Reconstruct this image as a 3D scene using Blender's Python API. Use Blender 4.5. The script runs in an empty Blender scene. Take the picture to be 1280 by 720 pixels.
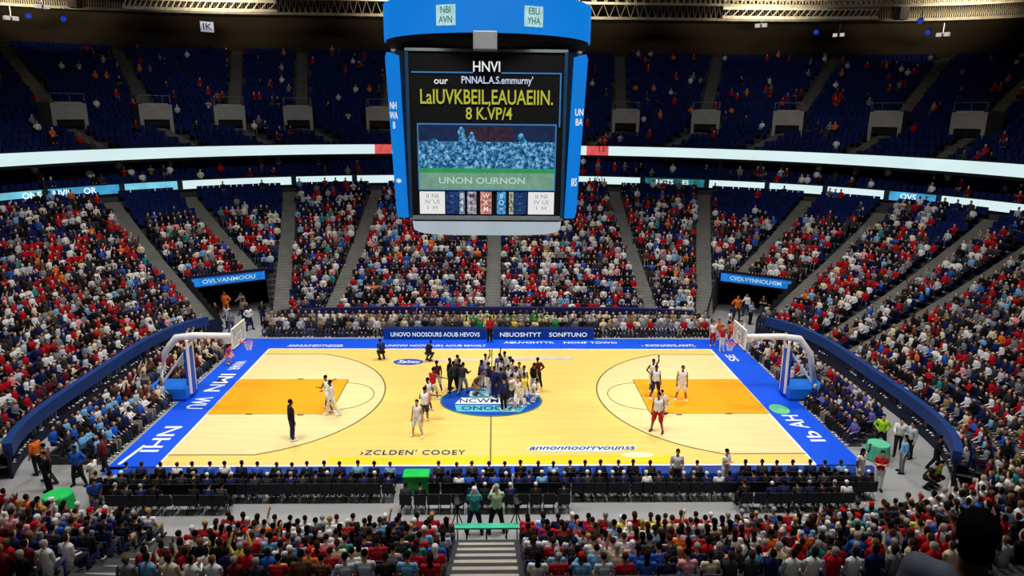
import bpy, bmesh, math, random
import numpy as np
from mathutils import Vector, Matrix
from math import sin, cos, pi, radians, copysign
random.seed(7); RNG = np.random.default_rng(7)
SC = bpy.context.scene; COL = SC.collection

# ---------------------------------------------------------------- helpers
def link(o, parent=None):
    COL.objects.link(o)
    if parent is not None: o.parent = parent
    return o
def tag(o, label=None, cat=None, group=None, kind=None):
    if label: o['label'] = label
    if cat: o['category'] = cat
    if group: o['group'] = group
    if kind: o['kind'] = kind
    return o
def empty(name, loc=(0,0,0), rz=0):
    o = bpy.data.objects.new(name, None); o.location = loc; o.rotation_euler = (0,0,rz); return link(o)
def lin(c):
    return tuple(((x/255)/12.92 if x/255 <= .04045 else ((x/255+.055)/1.055)**2.4) for x in c)
MATS = {}
def mat(name, rgb, rough=.7, noise=.12, scale=3., metal=0., emit=None, es=1., spec=.3, alpha=None):
    if name in MATS: return MATS[name]
    m = bpy.data.materials.new(name); m.use_nodes = True; nt = m.node_tree; b = nt.nodes['Principled BSDF']
    c = lin(rgb)
    b.inputs['Roughness'].default_value = rough; b.inputs['Metallic'].default_value = metal
    b.inputs['Specular IOR Level'].default_value = spec
    if noise > 0:
        tc = nt.nodes.new('ShaderNodeTexCoord'); n = nt.nodes.new('ShaderNodeTexNoise'); n.inputs['Scale'].default_value = scale
        n.inputs['Detail'].default_value = 3
        r = nt.nodes.new('ShaderNodeValToRGB'); e = r.color_ramp.elements
        e[0].position = .3; e[1].position = .7
        e[0].color = (*[x*(1-noise) for x in c], 1); e[1].color = (*[min(1, x*(1+noise)) for x in c], 1)
        nt.links.new(tc.outputs['Object'], n.inputs['Vector']); nt.links.new(n.outputs['Fac'], r.inputs['Fac'])
        nt.links.new(r.outputs['Color'], b.inputs['Base Color'])
        if emit: nt.links.new(r.outputs['Color'], b.inputs['Emission Color']); b.inputs['Emission Strength'].default_value = es; nt.links.remove(b.inputs['Base Color'].links[0]); b.inputs['Base Color'].default_value = (.005,.005,.005,1)
    else:
        b.inputs['Base Color'].default_value = (*c, 1) if not emit else (.005,.005,.005,1)
        if emit: b.inputs['Emission Color'].default_value = (*c, 1); b.inputs['Emission Strength'].default_value = es
    if alpha is not None: b.inputs['Alpha'].default_value = alpha
    MATS[name] = m; return m
def glow(name, rgb, es=1., noise=0., scale=2.):
    return mat(name, rgb, .6, noise, scale, emit=True, es=es, spec=.1)

class MB:
    def __init__(s): s.v = []; s.f = []; s.m = []
    def add(s, vs, fs, mi=0):
        b = len(s.v); s.v += [tuple(v) for v in vs]; s.f += [tuple(b+i for i in f) for f in fs]; s.m += [mi]*len(fs)
        return s
    def box(s, c, d, M=None, mi=0):
        x, y, z = c; a, b, h = d[0]/2, d[1]/2, d[2]/2
        vs = [Vector((x+i*a, y+j*b, z+k*h)) for k in (-1,1) for j in (-1,1) for i in (-1,1)]
        if M is not None: vs = [M @ v for v in vs]
        return s.add(vs, [(0,2,3,1),(4,5,7,6),(0,1,5,4),(1,3,7,5),(3,2,6,7),(2,0,4,6)], mi)
    def tube(s, pts, r, n=8, mi=0, cap=True):
        pts = [Vector(p) for p in pts]; rs = r if isinstance(r, (list, tuple)) else [r]*len(pts)
        vs = []; k = len(pts)
        up = Vector((0,0,1))
        for i, p in enumerate(pts):
            d = (pts[min(i+1, k-1)] - pts[max(i-1, 0)]).normalized()
            a = d.cross(up if abs(d.z) < .95 else Vector((1,0,0))).normalized(); b = d.cross(a)
            vs += [p + (a*cos(2*pi*j/n) + b*sin(2*pi*j/n))*rs[i] for j in range(n)]
        fs = [(i*n+j, i*n+(j+1) % n, (i+1)*n+(j+1) % n, (i+1)*n+j) for i in range(k-1) for j in range(n)]
        if cap: fs += [tuple(range(n-1, -1, -1)), tuple((k-1)*n+j for j in range(n))]
        return s.add(vs, fs, mi)
    def prism(s, poly, z0, z1, M=None, mi=0):
        n = len(poly); vs = [Vector((x, y, z0)) for x, y in poly] + [Vector((x, y, z1)) for x, y in poly]
        if M is not None: vs = [M @ v for v in vs]
        return s.add(vs, [tuple(range(n-1, -1, -1)), tuple(range(n, 2*n))] + [(i, (i+1) % n, n+(i+1) % n, n+i) for i in range(n)], mi)
    def flat(s, poly, z=0, mi=0):
        return s.add([(x, y, z) for x, y in poly], [tuple(range(len(poly)))], mi)
    def build(s, name, m, parent=None, smooth=False, bevel=0):
        me = bpy.data.meshes.new(name); me.from_pydata(s.v, [], s.f)
        for x in (m if isinstance(m, (list, tuple)) else [m]): me.materials.append(x)
        if any(s.m): me.polygons.foreach_set('material_index', s.m)
        if smooth: me.polygons.foreach_set('use_smooth', [True]*len(s.f))
        me.update(); o = bpy.data.objects.new(name, me); link(o, parent)
        if bevel:
            b = o.modifiers.new('b', 'BEVEL'); b.width = bevel; b.segments = 2; b.limit_method = 'ANGLE'
        return o
def text(name, body, size, m, M, parent=None, ext=.004, width=None, shear=0, space=1.):
    cu = bpy.data.curves.new(name, 'FONT'); cu.body = body; cu.size = size; cu.extrude = ext
    cu.align_x = 'CENTER'; cu.align_y = 'CENTER'; cu.shear = shear; cu.space_character = space; cu.offset = size*.012; cu.resolution_u = 3
    t = bpy.data.objects.new(name, cu); COL.objects.link(t); bpy.context.view_layer.update()
    me = bpy.data.meshes.new_from_object(t.evaluated_get(bpy.context.evaluated_depsgraph_get()))
    bpy.data.objects.remove(t)
    xs = [v.co.x for v in me.vertices]
    if width and xs: me.transform(Matrix.Scale(width/(max(xs)-min(xs)), 4, (1,0,0)))
    me.transform(M); me.materials.clear(); me.materials.append(m); me.name = name
    o = bpy.data.objects.new(name, me); return link(o, parent)
T, Rz, Rx = Matrix.Translation, (lambda a: Matrix.Rotation(a, 4, 'Z')), (lambda a: Matrix.Rotation(a, 4, 'X'))

# ---------------------------------------------------------------- camera
cam = bpy.data.objects.new('camera', bpy.data.cameras.new('camera')); link(cam)
cam.data.sensor_width = 36; cam.data.lens = 36*861.35/1280; cam.data.clip_end = 400
cam.matrix_world = T((.135, -34.738, 14.887)) @ Rz(-.02664) @ Rx(pi/2-.24903) @ Rz(.01027)
SC.camera = cam

# ---------------------------------------------------------------- bowl curves
def se(R, phi):
    a, b, n, cx = R; c, s = cos(phi), sin(phi)
    return (cx+a*copysign(abs(c)**(2/n), c), b*copysign(abs(s)**(2/n), s))
RIN=(20.9,13.0,4.0,0.0); ROUT=(37.5,30.6,2.2,.8)
CIN=(37.9,31.1,2.2,.8); COUT=(42.5,37.6,2.3,.8)
UF=(36.5,33.6,2.2,.8); UB=(64,51.6,4.5,.8)
def mix(A, B, zf):
    def F(ph, t):
        p = se(A, ph); q = se(B, ph); return (p[0]+(q[0]-p[0])*t, p[1]+(q[1]-p[1])*t, zf(t))
    return F
low = mix(RIN, ROUT, lambda t: .55+7.7*(.8*t+.2*t*t))
club = mix(CIN, COUT, lambda t: 8.75+2.5*t)
upper = mix(UF, UB, lambda t: 11.3+10.2*t)

# ---------------------------------------------------------------- materials
concrete = mat('concrete', (150,150,148), .8, .12, .6)
concrete_dark = mat('dark_concrete', (62,62,66), .9, .15, .5)
aisle_m = mat('aisle_concrete', (100,99,95), .85, .12, 1.2)
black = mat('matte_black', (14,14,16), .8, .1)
navy = mat('navy_plastic', (18,34,84), .5, .12, 5)
seat_navy = mat('seat_navy', (13,26,72), .5, .15, 1)
padblue = mat('blue_padding', (24,58,124), .5, .1, 2)
apron_blue = mat('apron_blue', (10,82,225), .45, .04, .5)
white = mat('white_paint', (240,240,240), .5, .04)
steel = mat('steel', (140,140,140), .4, .08, metal=.6)

def wood(name, rgb, vary=.05):
    m = bpy.data.materials.new(name); m.use_nodes = True; nt = m.node_tree; b = nt.nodes['Principled BSDF']
    tc = nt.nodes.new('ShaderNodeTexCoord'); br = nt.nodes.new('ShaderNodeTexBrick'); c = lin(rgb)
    br.inputs['Color1'].default_value = (*[x*(1-vary) for x in c], 1); br.inputs['Color2'].default_value = (*[min(1, x*(1+vary)) for x in c], 1)
    br.inputs['Mortar'].default_value = (*[x*.88 for x in c], 1)
    br.inputs['Scale'].default_value = 1; br.inputs['Brick Width'].default_value = 2.2; br.inputs['Row Height'].default_value = .14
    br.inputs['Mortar Size'].default_value = .004
    nt.links.new(tc.outputs['Object'], br.inputs['Vector']); nt.links.new(br.outputs['Color'], b.inputs['Base Color'])
    b.inputs['Roughness'].default_value = .5; b.inputs['Specular IOR Level'].default_value = .25; return m
maple = wood('maple', (234,203,110)); maple_pale = wood('pale_maple', (236,210,150)); key_m = wood('orange_stain', (244,160,14), .03)
line_m = mat('court_line', (128,112,70), .5, .03)

# ---------------------------------------------------------------- setting
MB().box((0,0,-.15), (150,130,.3)).build('floor', mat('arena_floor', (150,151,152), .6, .07, .35))
tag(bpy.data.objects['floor'], kind='structure')
MB().box((0,0,31.2), (150,130,.4)).build('ceiling', mat('dark_roof', (20,18,15), .9))
tag(bpy.data.objects['ceiling'], kind='structure')

def rows(name, F, n, p0, p1, m, hole=(), i0=8, step=1.0, skirt=True):
    mb = MB(); k = int(round((p1-p0)/step))
    inh = lambda d: any(a < d < b for a, b in hole)
    for j in range(k):
        a, b = p0+j*step, p0+(j+1)*step; s = i0 if inh((a+b)/2) else 0
        for i in range(s, n):
            z = F(0, i/n)[2]; z1 = F(0, (i+1)/n)[2]
            A, B, C_, D = [F(radians(d), t) for d, t in ((a, i/n), (b, i/n), (b, (i+1)/n), (a, (i+1)/n))]
            mb.add([(A[0],A[1],z), (B[0],B[1],z), (C_[0],C_[1],z), (D[0],D[1],z)], [(0,3,2,1)] if 0 else [(0,1,2,3)])
            mb.add([(D[0],D[1],z), (C_[0],C_[1],z), (C_[0],C_[1],z1), (D[0],D[1],z1)], [(0,1,2,3)])
    o = mb.build(name, m); return tag(o, kind='structure')
HOLES = ((122.5,140.5),(40,58)); NL = 24
rows('lower_bowl_floor', low, NL, -32, 206, concrete_dark, HOLES)
rows('club_tier_floor', club, 6, -8, 188, concrete_dark)
NU = 22
rows('upper_deck_floor', upper, NU, -4, 184, concrete_dark)

def band(name, R, z0, z1, p0, p1, m, step=1.0, thick=.12, parent=None):
    mb = MB(); k = max(1, int(round(abs(p1-p0)/step)))
    pts = [se(R, radians(p0+(p1-p0)*j/k)) for j in range(k+1)]
    out = []
    for (x, y) in pts:
        d = Vector((x, y)).normalized()*thick; out.append((x+d.x, y+d.y))
    for j in range(k):
        mb.add([(*pts[j], z0), (*pts[j+1], z0), (*pts[j+1], z1), (*pts[j], z1), (*out[j], z0), (*out[j+1], z0), (*out[j+1], z1), (*out[j], z1)],
               [(1,0,3,2), (4,5,6,7), (3,7,6,2), (0,1,5,4)])
    e = len(mb.v)-8
    mb.f.append((0,4,7,3)); mb.m.append(0); mb.f.append((e+1,e+2,e+6,e+5)); mb.m.append(0)
    return mb.build(name, m, parent)
def sband(*a, **k): return tag(band(*a, **k), kind='structure')
# parapet round the floor, blue padding on its sides
navy_wall = mat('navy_wall', (16,24,52), .7, .15)
for a, b in ((-32,40),(58,122.5),(140.5,206)): sband('wall_parapet', (20.8,12.9,4,0), 0, 1.1 if a == 58 else 1.25, a, b, navy_wall)
for a, b in ((-31.5,36),(146,205.5)):
    o = band('parapet_padding', (20.68,12.82,4,0), .95, 1.55, a, b, padblue, thick=.34); tag(o, kind='structure')
for a, b in ((62,120),): tag(band('parapet_padding', (20.68,12.82,4,0), .95, 1.35, a, b, mat('indigo_padding', (34,38,92), .6), thick=.3), kind='structure')
# fronts and soffits of the tiers
fascia = mat('fascia_dark', (20,20,24), .8)
sband('wall_club_front', (37.45,30.85,2.2,.8), 7.9, 8.75, -8, 188, fascia, thick=.5)
sband('wall_upper_front', (36.6,33.7,2.2,.8), 10.75, 11.3, -8, 188, fascia, thick=.4)
sband('wall_club_back', (42.5,37.6,2.3,.8), 8.0, 12.6, -8, 188, fascia)
brown = mat('brown_curtain', (52,42,25), .9, .18, .3)
sband('wall_far', UB, 21.3, 25.3, -4, 184, brown)
sband('wall_roof_edge', UB, 25.3, 31.2, -4, 184, mat('roof_edge_black', (16,14,12), .9))
mb = MB()
# tunnels in the far corners
for n_, (a, b) in enumerate(HOLES):
    z = low(0, 8/NL)[2]
    mb = MB()
    for d, s in ((a, 1), (b, -1)):
        q = [low(radians(d), t) for t in (0, 8/NL, .85)]
        for i in range(8):
            A, B = low(radians(d), i/NL), low(radians(d), (i+1)/NL)
            mb.add([(A[0],A[1],0), (B[0],B[1],0), (B[0],B[1],A[2]+.9), (A[0],A[1],A[2]+.9)], [(0,1,2,3)])
        A, B = q[1], q[2]
        mb.add([(A[0],A[1],0), (B[0],B[1],0), (B[0],B[1],z), (A[0],A[1],z)], [(0,1,2,3)])
    A, B = low(radians(a), .85), low(radians(b), .85)
    mb.add([(A[0],A[1],0), (B[0],B[1],0), (B[0],B[1],z+3), (A[0],A[1],z+3)], [(0,1,2,3)])
    tag(mb.build('wall_tunnel', concrete_dark), kind='structure')
    A, B = low(radians(a+.6), 7.9/NL), low(radians(b-.6), 7.9/NL)
    # lit sign over the tunnel mouth
    v = Vector((B[0]-A[0], B[1]-A[1], 0)); L = v.length; ang = math.atan2(v.y, v.x); c = (Vector(A)+Vector(B))/2
    t = empty('tunnel_sign', (c.x, c.y, z-.55), ang + (pi if n_ == 0 and False else 0))
    w = ['left', 'right'][n_]
    tag(t, 'blue lit sign panel over the tunnel mouth in the far %s corner' % w, 'sign', 'lit signs over the corner tunnels')
    MB().box((0,.18,.6), (L, .18, .72)).build('sign_case', navy, t, bevel=.02)
    sd = 1 if True else -1
    MB().box((0, .28, .62), (L*.96, .03, .6)).build('sign_face', glow('sign_blue', (28,128,224), .8, .35, 1.5), t)
    text('sign_lettering', 'CVDLVYNNOLHSM' if n_ else 'OVLVANMOOU', .42, glow('sign_white', (190,225,245), .9), T((0,.30,.62)) @ Rz(pi) @ Rx(pi/2), t, width=L*.7)
    # guard rail band above
    tag(MB().box((c.x, c.y, z+.0), (.1,.1,.1)).build('wall_tunnel_lintel', navy_wall), kind='structure')
    o = bpy.data.objects['wall_tunnel_lintel' + ('' if n_ == 0 else '.001')]
    o.data.clear_geometry(); q = MB().box((c.x, c.y, z+.05), (L*1.04, .2, 1.0), None)
    M = T((c.x, c.y, 0)) @ Rz(ang) @ T((-c.x, -c.y+.0, 0)); o.data.from_pydata([tuple(M @ (Vector(p)+Vector((0,0,0)))) for p in q.v], [], q.f)

# aisles: (phi, t) bottom to top
LA = [(143,.03,143,.975),(125,.34,132.5,.97),(120.5,.0,118,.97),(108,.0,105.5,.97),(90,.0,90.5,.97),(72,.0,76,.97),(57,.34,63,.97) ,(53,.36,47.5,.975),(39,.1,36.5,.95),(14.5,.0,22.5,.97),(5.5,.0,14.5,.97)]
LA[6] = (58.3,.0,63,.97)
UA = [(144.5,133.5),(132,116.5),(121,102.5),(111,97),(100,92),(79.5,87.5),(68.5,81.5),(56,69),(41,52.5),(29,35)]
UA = [(a, .2, a+(b-a)*1.07, 1.0) for a, b in UA]
UA0 = [(a, .02, a, .2) for a, _, _, _ in UA]
def aphi(A, t, F):
    p0, t0, p1, t1 = A; a, b = F(radians(p0), t0), F(radians(p1), t1); nx, ny_ = -(b[1]-a[1]), b[0]-a[0]
    g = lambda d: (lambda q: (q[0]-a[0])*nx+(q[1]-a[1])*ny_)(F(radians(d), t))
    lo, hi = min(p0, p1)-12, max(p0, p1)+12; gl = g(lo)
    if gl*g(hi) > 0: return p0+(p1-p0)*(t-t0)/(t1-t0)
    for _ in range(30):
        m = (lo+hi)/2
        if g(m)*gl > 0: lo = m
        else: hi = m
    return (lo+hi)/2
def aisle(name, F, n, A, w, lift=.04, mats=aisle_m):
    p0, t0, p1, t1 = A; mb = MB(); i0 = int(t0*n); i1 = int(t1*n); h = w/2
    for i in range(i0*2, i1*2):
        ta, tb = i/2/n, (i+1)/2/n
        f = lambda t: radians(aphi(A, t, F))
        A_, B_ = Vector(F(f(ta), ta)), Vector(F(f(tb), tb)); z0 = F(0, (i//2)/n)[2] + (0 if i % 2 == 0 else (F(0, (i//2+1)/n)[2]-F(0, (i//2)/n)[2])*.5)
        e = radians(.2); side = Vector(F(f(ta)+e, ta)) - Vector(F(f(ta)-e, ta)); side.z = 0; side.normalize()
        a, b, c, d = A_-side*h, A_+side*h, B_+side*h, B_-side*h; z = z0+lift; dz = (F(0, (i//2+1)/n)[2]-F(0, (i//2)/n)[2])*.5-.02
        mb.add([(p.x, p.y, z+(dz if k > 1 else 0)) for k, p in enumerate((a,b,c,d))] + [(p.x, p.y, z-.25) for p in (a,b,c,d)], [(0,1,2,3),(4,5,1,0),(7,6,2,3),(5,6,2,1),(4,7,3,0)])
    return tag(mb.build(name, mats), kind='structure')
for A in LA: aisle('aisle_floor', low, NL, A, 1.15 if A[0] > 45 else 1.0)
for A in UA: aisle('aisle_floor', upper, NU, A, 1.15)
for A in UA0: aisle('aisle_floor', upper, NU, A, .9)
# concrete vomitory boxes of the upper deck
for k, A in enumerate(UA):
    ph = radians(A[0]); t = .215; P = Vector(upper(ph, t)); e = .01
    side = Vector(upper(ph+e, t))-Vector(upper(ph-e, t)); side.z = 0; side.normalize()
    ang = math.atan2(side.y, side.x)
    v = empty('vomitory', (P.x, P.y, P.z-.1), ang+pi)   # local -y faces the court
    nm = ['first','second','third','fourth','fifth','sixth','seventh','eighth','ninth','tenth'][k]
    tag(v, 'grey concrete stair exit box in the upper deck, %s of ten from the left' % nm, 'stair exit', 'concrete exit boxes of the upper deck')
    inward = (Vector((0,0,0))-P); inward.z = 0
    if (v.matrix_basis.to_3x3() @ Vector((0,-1,0))).dot(inward) < 0: v.rotation_euler.z += pi
    w, dp, h = 2.7, 2.6, 1.9
    s_ = MB()
    s_.box((-w/2+.15, 0, h/2-.3), (.3, dp, h+.6)); s_.box((w/2-.15, 0, h/2-.3), (.3, dp, h+.6))
    s_.box((0, dp/2-.15, h/2), (w-.6, .3, h)); s_.box((0, 0, h-.05), (w-.6, dp, .3)); s_.box((0, -dp/2+.1, h*.62), (w-.6, .2, h*.6))
    s_.build('concrete_shell', mat('vomitory_concrete', (150,148,142), .85, .12, 1), v)
    MB().box((0, -dp/2+.22, .35), (w-.6, .1, .7)).build('doorway_shade', black, v)  # black panel stands in for the shade inside the opening
    r = MB()
    for x in (-w/2+.1, w/2-.1): r.tube([(x,-dp/2,h+.1),(x,-dp/2,h+.75),(x,dp/2,h+.75),(x,dp/2,h+.1)], .03, 6)
    r.tube([(-w/2+.1,-dp/2,h+.75),(w/2-.1,-dp/2,h+.75)], .03, 6); r.build('handrail', steel, v)

# ---------------------------------------------------------------- ribbon boards
rw = glow('ribbon_white', (215,238,240), 1.0, .04, .3); rc = glow('ribbon_cyan', (120,205,230), .9, .3, .8)
rb = glow('ribbon_blue', (70,165,215), .85, .4, .9); rt = glow('ribbon_teal', (40,120,128), .7, .6, 1.2); rr = glow('ribbon_red', (235,90,90), .9, .35, 2)
rd = mat('ribbon_divider', (24,50,74), .6)
R1 = empty('ribbon_board'); tag(R1, 'long white lit ribbon board running round the front of the upper deck', 'display board', 'ribbon boards')
band('display_panel', (36.5,33.6,2.2,.8), 10.98, 11.85, 107.2, 188, rw, parent=R1)
band('display_panel', (36.5,33.6,2.2,.8), 10.98, 11.85, 104.7, 107.2, rr, parent=R1)
band('display_panel', (36.5,33.6,2.2,.8), 10.98, 11.85, 78.8, 104.7, rw, parent=R1)
band('display_panel', (36.5,33.6,2.2,.8), 10.98, 11.85, 75.6, 78.8, rr, parent=R1)
band('display_panel', (36.5,33.6,2.2,.8), 10.98, 11.85, -8, 75.6, rw, parent=R1)
band('housing', (36.55,33.65,2.2,.8), 10.9, 11.95, -8, 188, black, thick=.3, parent=R1)
R2 = empty('ribbon_board'); tag(R2, 'lower lit ribbon board of white and blue panels along the club tier front', 'display board', 'ribbon boards')
segs = [(188,151.2,rc),(150.9,141.5,rb),(141,133.8,rc),(133.1,117.9,rw),(117.3,109.4,rw),(108.7,95,rw),(95,79.3,rw),(79.3,72,rw),(71.3,62.8,rt),(62.1,53.9,rw),(53.6,45.8,rw),(45.2,37.3,rw),(36.6,30.3,rb),(29.7,-8,rw)]
for a, b, m in segs: band('display_panel', (37.3,30.7,2.2,.8), 8.5, 9.18, a, b, m, parent=R2)
for a in (151.05,141.25,133.45,117.6,109.05,71.65,62.45,53.75,45.5,36.95,30): band('panel_divider', (37.26,30.66,2.2,.8), 8.42, 9.25, a-.35, a+.35, rd, step=.7, parent=R2)
band('housing', (37.35,30.75,2.2,.8), 8.42, 9.26, -8, 188, black, thick=.3, parent=R2)
def ribtext(s, phi, size, m):
    p = se((37.22,30.62,2.2,.8), radians(phi)); q = se((37.22,30.62,2.2,.8), radians(phi-.5)); a = math.atan2(q[1]-p[1], q[0]-p[0])
    text('panel_lettering', s, size, m, T((p[0], p[1], 8.84)) @ Rz(a) @ Rx(pi/2), R2, ext=.01)
for s, ph in (('ONS', 152.8),('NVIS', 149),('OR', 145.5),('NGTS', 68.5),('ES', 65.5),('OVS', 34)): ribtext(s, ph, .62, glow('ribbon_letter', (235,250,250), 1.1))

# ---------------------------------------------------------------- basketball court
court = MB().box((0,0,.012), (28.65,15.24,.024)).build('basketball_court_floor', maple); tag(court, kind='structure')
ap = MB(); Z = .02
for c, d in (((-15.35,.9,.01),(2.04,17.5,Z)),((15.4,.9,.01),(2.14,17.5,Z)),((0,8.66,.01),(28.65,2.08,Z)),((0,-7.93,.01),(32.6,.62,Z))): ap.box(c, d)
ap.build('apron_floor', apron_blue); tag(bpy.data.objects['apron_floor'], kind='structure')
def mark(name, poly, z, m): return MB().flat(poly, z).build(name, m, court)
def ring(cx, cy, rx, ry, w, a0, a1, n=72):
    o = [(cx+(rx)*cos(a0+(a1-a0)*i/n), cy+ry*sin(a0+(a1-a0)*i/n)) for i in range(n+1)]
    i_ = [(cx+(rx-w)*cos(a0+(a1-a0)*i/n), cy+(ry-w)*sin(a0+(a1-a0)*i/n)) for i in range(n+1)]
    mb = MB(); mb.v = [(x, y, 0) for x, y in o+i_]; N = n+1
    mb.f = [(i, i+1, N+i+1, N+i) if a1 > a0 else (i+1, i, N+i, N+i+1) for i in range(n)]; mb.m = [0]*n; return mb
def ringmark(name, z, m, *a):
    mb = ring(*a); mb.v = [(x, y, z) for x, y, _ in mb.v]; return mb.build(name, m, court)
for s in (-1, 1):
    bx, R = s*12.75, 7.0; c0 = math.asin(6.6/R)
    arc = [(bx - s*R*cos(-c0+2*c0*i/60), R*sin(-c0+2*c0*i/60)) for i in range(61)]
    poly = [(s*14.3, -6.6)] + arc + [(s*14.3, 6.6)]
    mark('three_point_area', poly if s == -1 else poly, .028, maple_pale)
    ringmark('three_point_line', .034, line_m, bx, 0, R, R, .09, pi*(s == 1)-c0, pi*(s == 1)+c0)
    for y in (-6.6, 6.6): mark('three_point_line', [(min(s*14.3, bx - s*R*cos(c0)), y-.035), (max(s*14.3, bx - s*R*cos(c0)), y-.035), (max(s*14.3, bx - s*R*cos(c0)), y+.035), (min(s*14.3, bx - s*R*cos(c0)), y+.035)], .034, line_m)
    x0, x1 = sorted((s*14.32, s*8.15))
    mark('key_area', [(x0,-2.3),(x1,-2.3),(x1,2.3),(x0,2.3)], .034, key_m)
    for y in (-2.3, 2.3): mark('key_line', [(x0,y-.03),(x1,y-.03),(x1,y+.03),(x0,y+.03)], .04, mat('key_line', (205,140,30), .5))
    mark('free_throw_line', [(s*8.15-.03,-2.3),(s*8.15+.03,-2.3),(s*8.15+.03,2.3),(s*8.15-.03,2.3)], .041, line_m)
    ringmark('free_throw_circle', .04, line_m, s*8.15, 0, 1.83, 1.83, .05, -pi/2 + pi*(s == 1), pi/2 + pi*(s == 1))
    for x, y in ((-9.6,-2.45),(-12.2,-2.35),(-10.9,2.38)): mark('lane_block', [(-s*x-.16,y-.05),(-s*x+.16,y-.05),(-s*x+.16,y+.05),(-s*x-.16,y+.05)], .045, black)
mark('centre_line', [(-.04,-7.6),(.04,-7.6),(.04,7.6),(-.04,7.6)], .03, line_m)
for y in (-7.6, 7.6): mark('side_line', [(-14.32,y-.06),(14.32,y-.06),(14.32,y+.06),(-14.32,y+.06)], .03, mat('side_line', (240,238,225), .5))
for x in (-14.3, 14.3): mark('base_line', [(x-.05,-7.6),(x+.05,-7.6),(x+.05,7.6),(x-.05,7.6)], .03, MATS['side_line'])
mark('yellow_border', [(-6.9,-7.5),(8.6,-7.5),(8.2,-6.75),(-7.2,-6.85)], .028, wood('yellow_stain', (242,206,40), .06))
ell = lambda cx, cy, a, b, n=48: [(cx+a*cos(2*pi*i/n), cy+b*sin(2*pi*i/n)) for i in range(n)]
lb = mat('logo_blue', (12,72,180), .5, .08); lt = mat('logo_teal', (90,185,200), .5, .1); ln = mat('logo_navy', (20,40,90), .5); pk = mat('logo_white', (238,240,240), .5)
mark('centre_logo', ell(0,-.65,2.72,2.02), .04, mat('logo_green', (60,120,110), .5)); mark('centre_logo', ell(0,-.62,2.62,1.9), .043, lb)
mark('centre_logo', [(-1.9,-1.1),(2.0,-1.15),(1.9,-.35),(-1.6,-.3)], .046, pk)
mark('centre_logo', [(-1.75,-2.05),(1.5,-2.15),(1.9,-1.3),(-1.9,-1.25)], .046, lt)
mark('centre_logo', [(-1.2,-.2),(-.1,-.2),(-.1,.7),(-1.2,.6)], .046, lt)
W = .052
text('centre_logo_lettering', 'NCWMUA', .75, ln, T((-.2,-.74,W)), court, width=3.0)
text('centre_logo_lettering', 'ONOOV', .7, ln, T((-.2,-1.68,W)), court, width=2.7)
text('centre_logo_lettering', 'LN', .9, pk, T((-.65,.2,W)), court, width=1.0)
text('floor_lettering', "\u203aZCLDEN' COOEY", .62, ln, T((-3.5,-6.45,.036)), court, width=4.7, space=1.15)
mark('script_logo_backing', [(1.6,-6.2),(2.4,-6.35),(5.0,-6.38),(6.6,-6.2),(6.75,-5.8),(5.8,-5.85),(3.0,-5.8),(1.9,-5.8)], .036, mat('script_white', (210,225,235), .5))
text('script_logo_lettering', 'annonnoorrvounss', .62, ln, T((4.15,-6.02,.042)), court, width=4.9, shear=.4)
mark('script_logo_oval', ell(-5.1,5.2,.92,.52), .036, mat('oval_blue', (30,80,190), .5)); text('script_logo_lettering', 'Saiteu', .7, pk, T((-5.1,5.2,.042)), court, width=1.35, shear=.3)
mark('floor_banner', [(-3.9,5.3),(0,5.35),(0,5.75),(-3.9,5.7)], .036, mat('banner_lilac', (226,205,190), .5))
mark('floor_banner', [(.1,5.45),(4.8,5.65),(5.15,5.9),(4.9,6.15),(.1,6.1)], .036, mat('banner_grey', (205,198,190), .5))
mark('floor_patch', ell(6.6,-6.7,.75,.25), .036, mat('patch_cream', (248,232,190), .5))
# apron lettering
aw = mat('apron_white', (235,240,248), .5, .05)
apr = bpy.data.objects['apron_floor']
for s, x, y, sz, w, a in (('NHI',-15.35,-5.0,1.15,2.6,-pi/2),('WU',-15.3,-.95,1.25,1.5,-pi/2),('IMN',-15.3,1.9,1.2,2.6,-pi/2),('WAR',-15.3,4.6,.9,1.5,-pi/2),
                      ('AH',15.3,-3.2,1.2,1.5,pi/2),('Ib',15.5,-4.9,1.0,1.1,pi/2),('SE',15.2,6.0,.8,1.2,pi/2)):
    text('apron_lettering', s, sz, aw, T((x,y,.024)) @ Rz(a), apr, width=w)
text('apron_lettering', 'ANNUUHEOTNEGER', .62, aw, T((-11.5,8.2,.024)), apr, width=3.6)
text('apron_lettering', '- INGNASHLANTL', .62, aw, T((11.7,8.35,.024)), apr, width=3.6)
text('apron_lettering', 'UNOVO NOOSOURS AOUB REVOLT', .55, aw, T((-3.7,8.25,.024)), apr, width=6.6)
text('apron_lettering', 'ABUVOHTYR    NONF TOWO', .55, aw, T((4.6,8.9,.024)), apr, width=7.6)
MB().flat(ell(15.05,-1.75,.5,.62), .024).build('apron_logo', mat('apron_green', (110,205,140), .5), apr)
MB().flat([(-16.1,-7.4),(-15.95,-7.45),(-15.7,-5.7),(-15.85,-5.6)], .024).build('apron_stripe', aw, apr)

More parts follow.
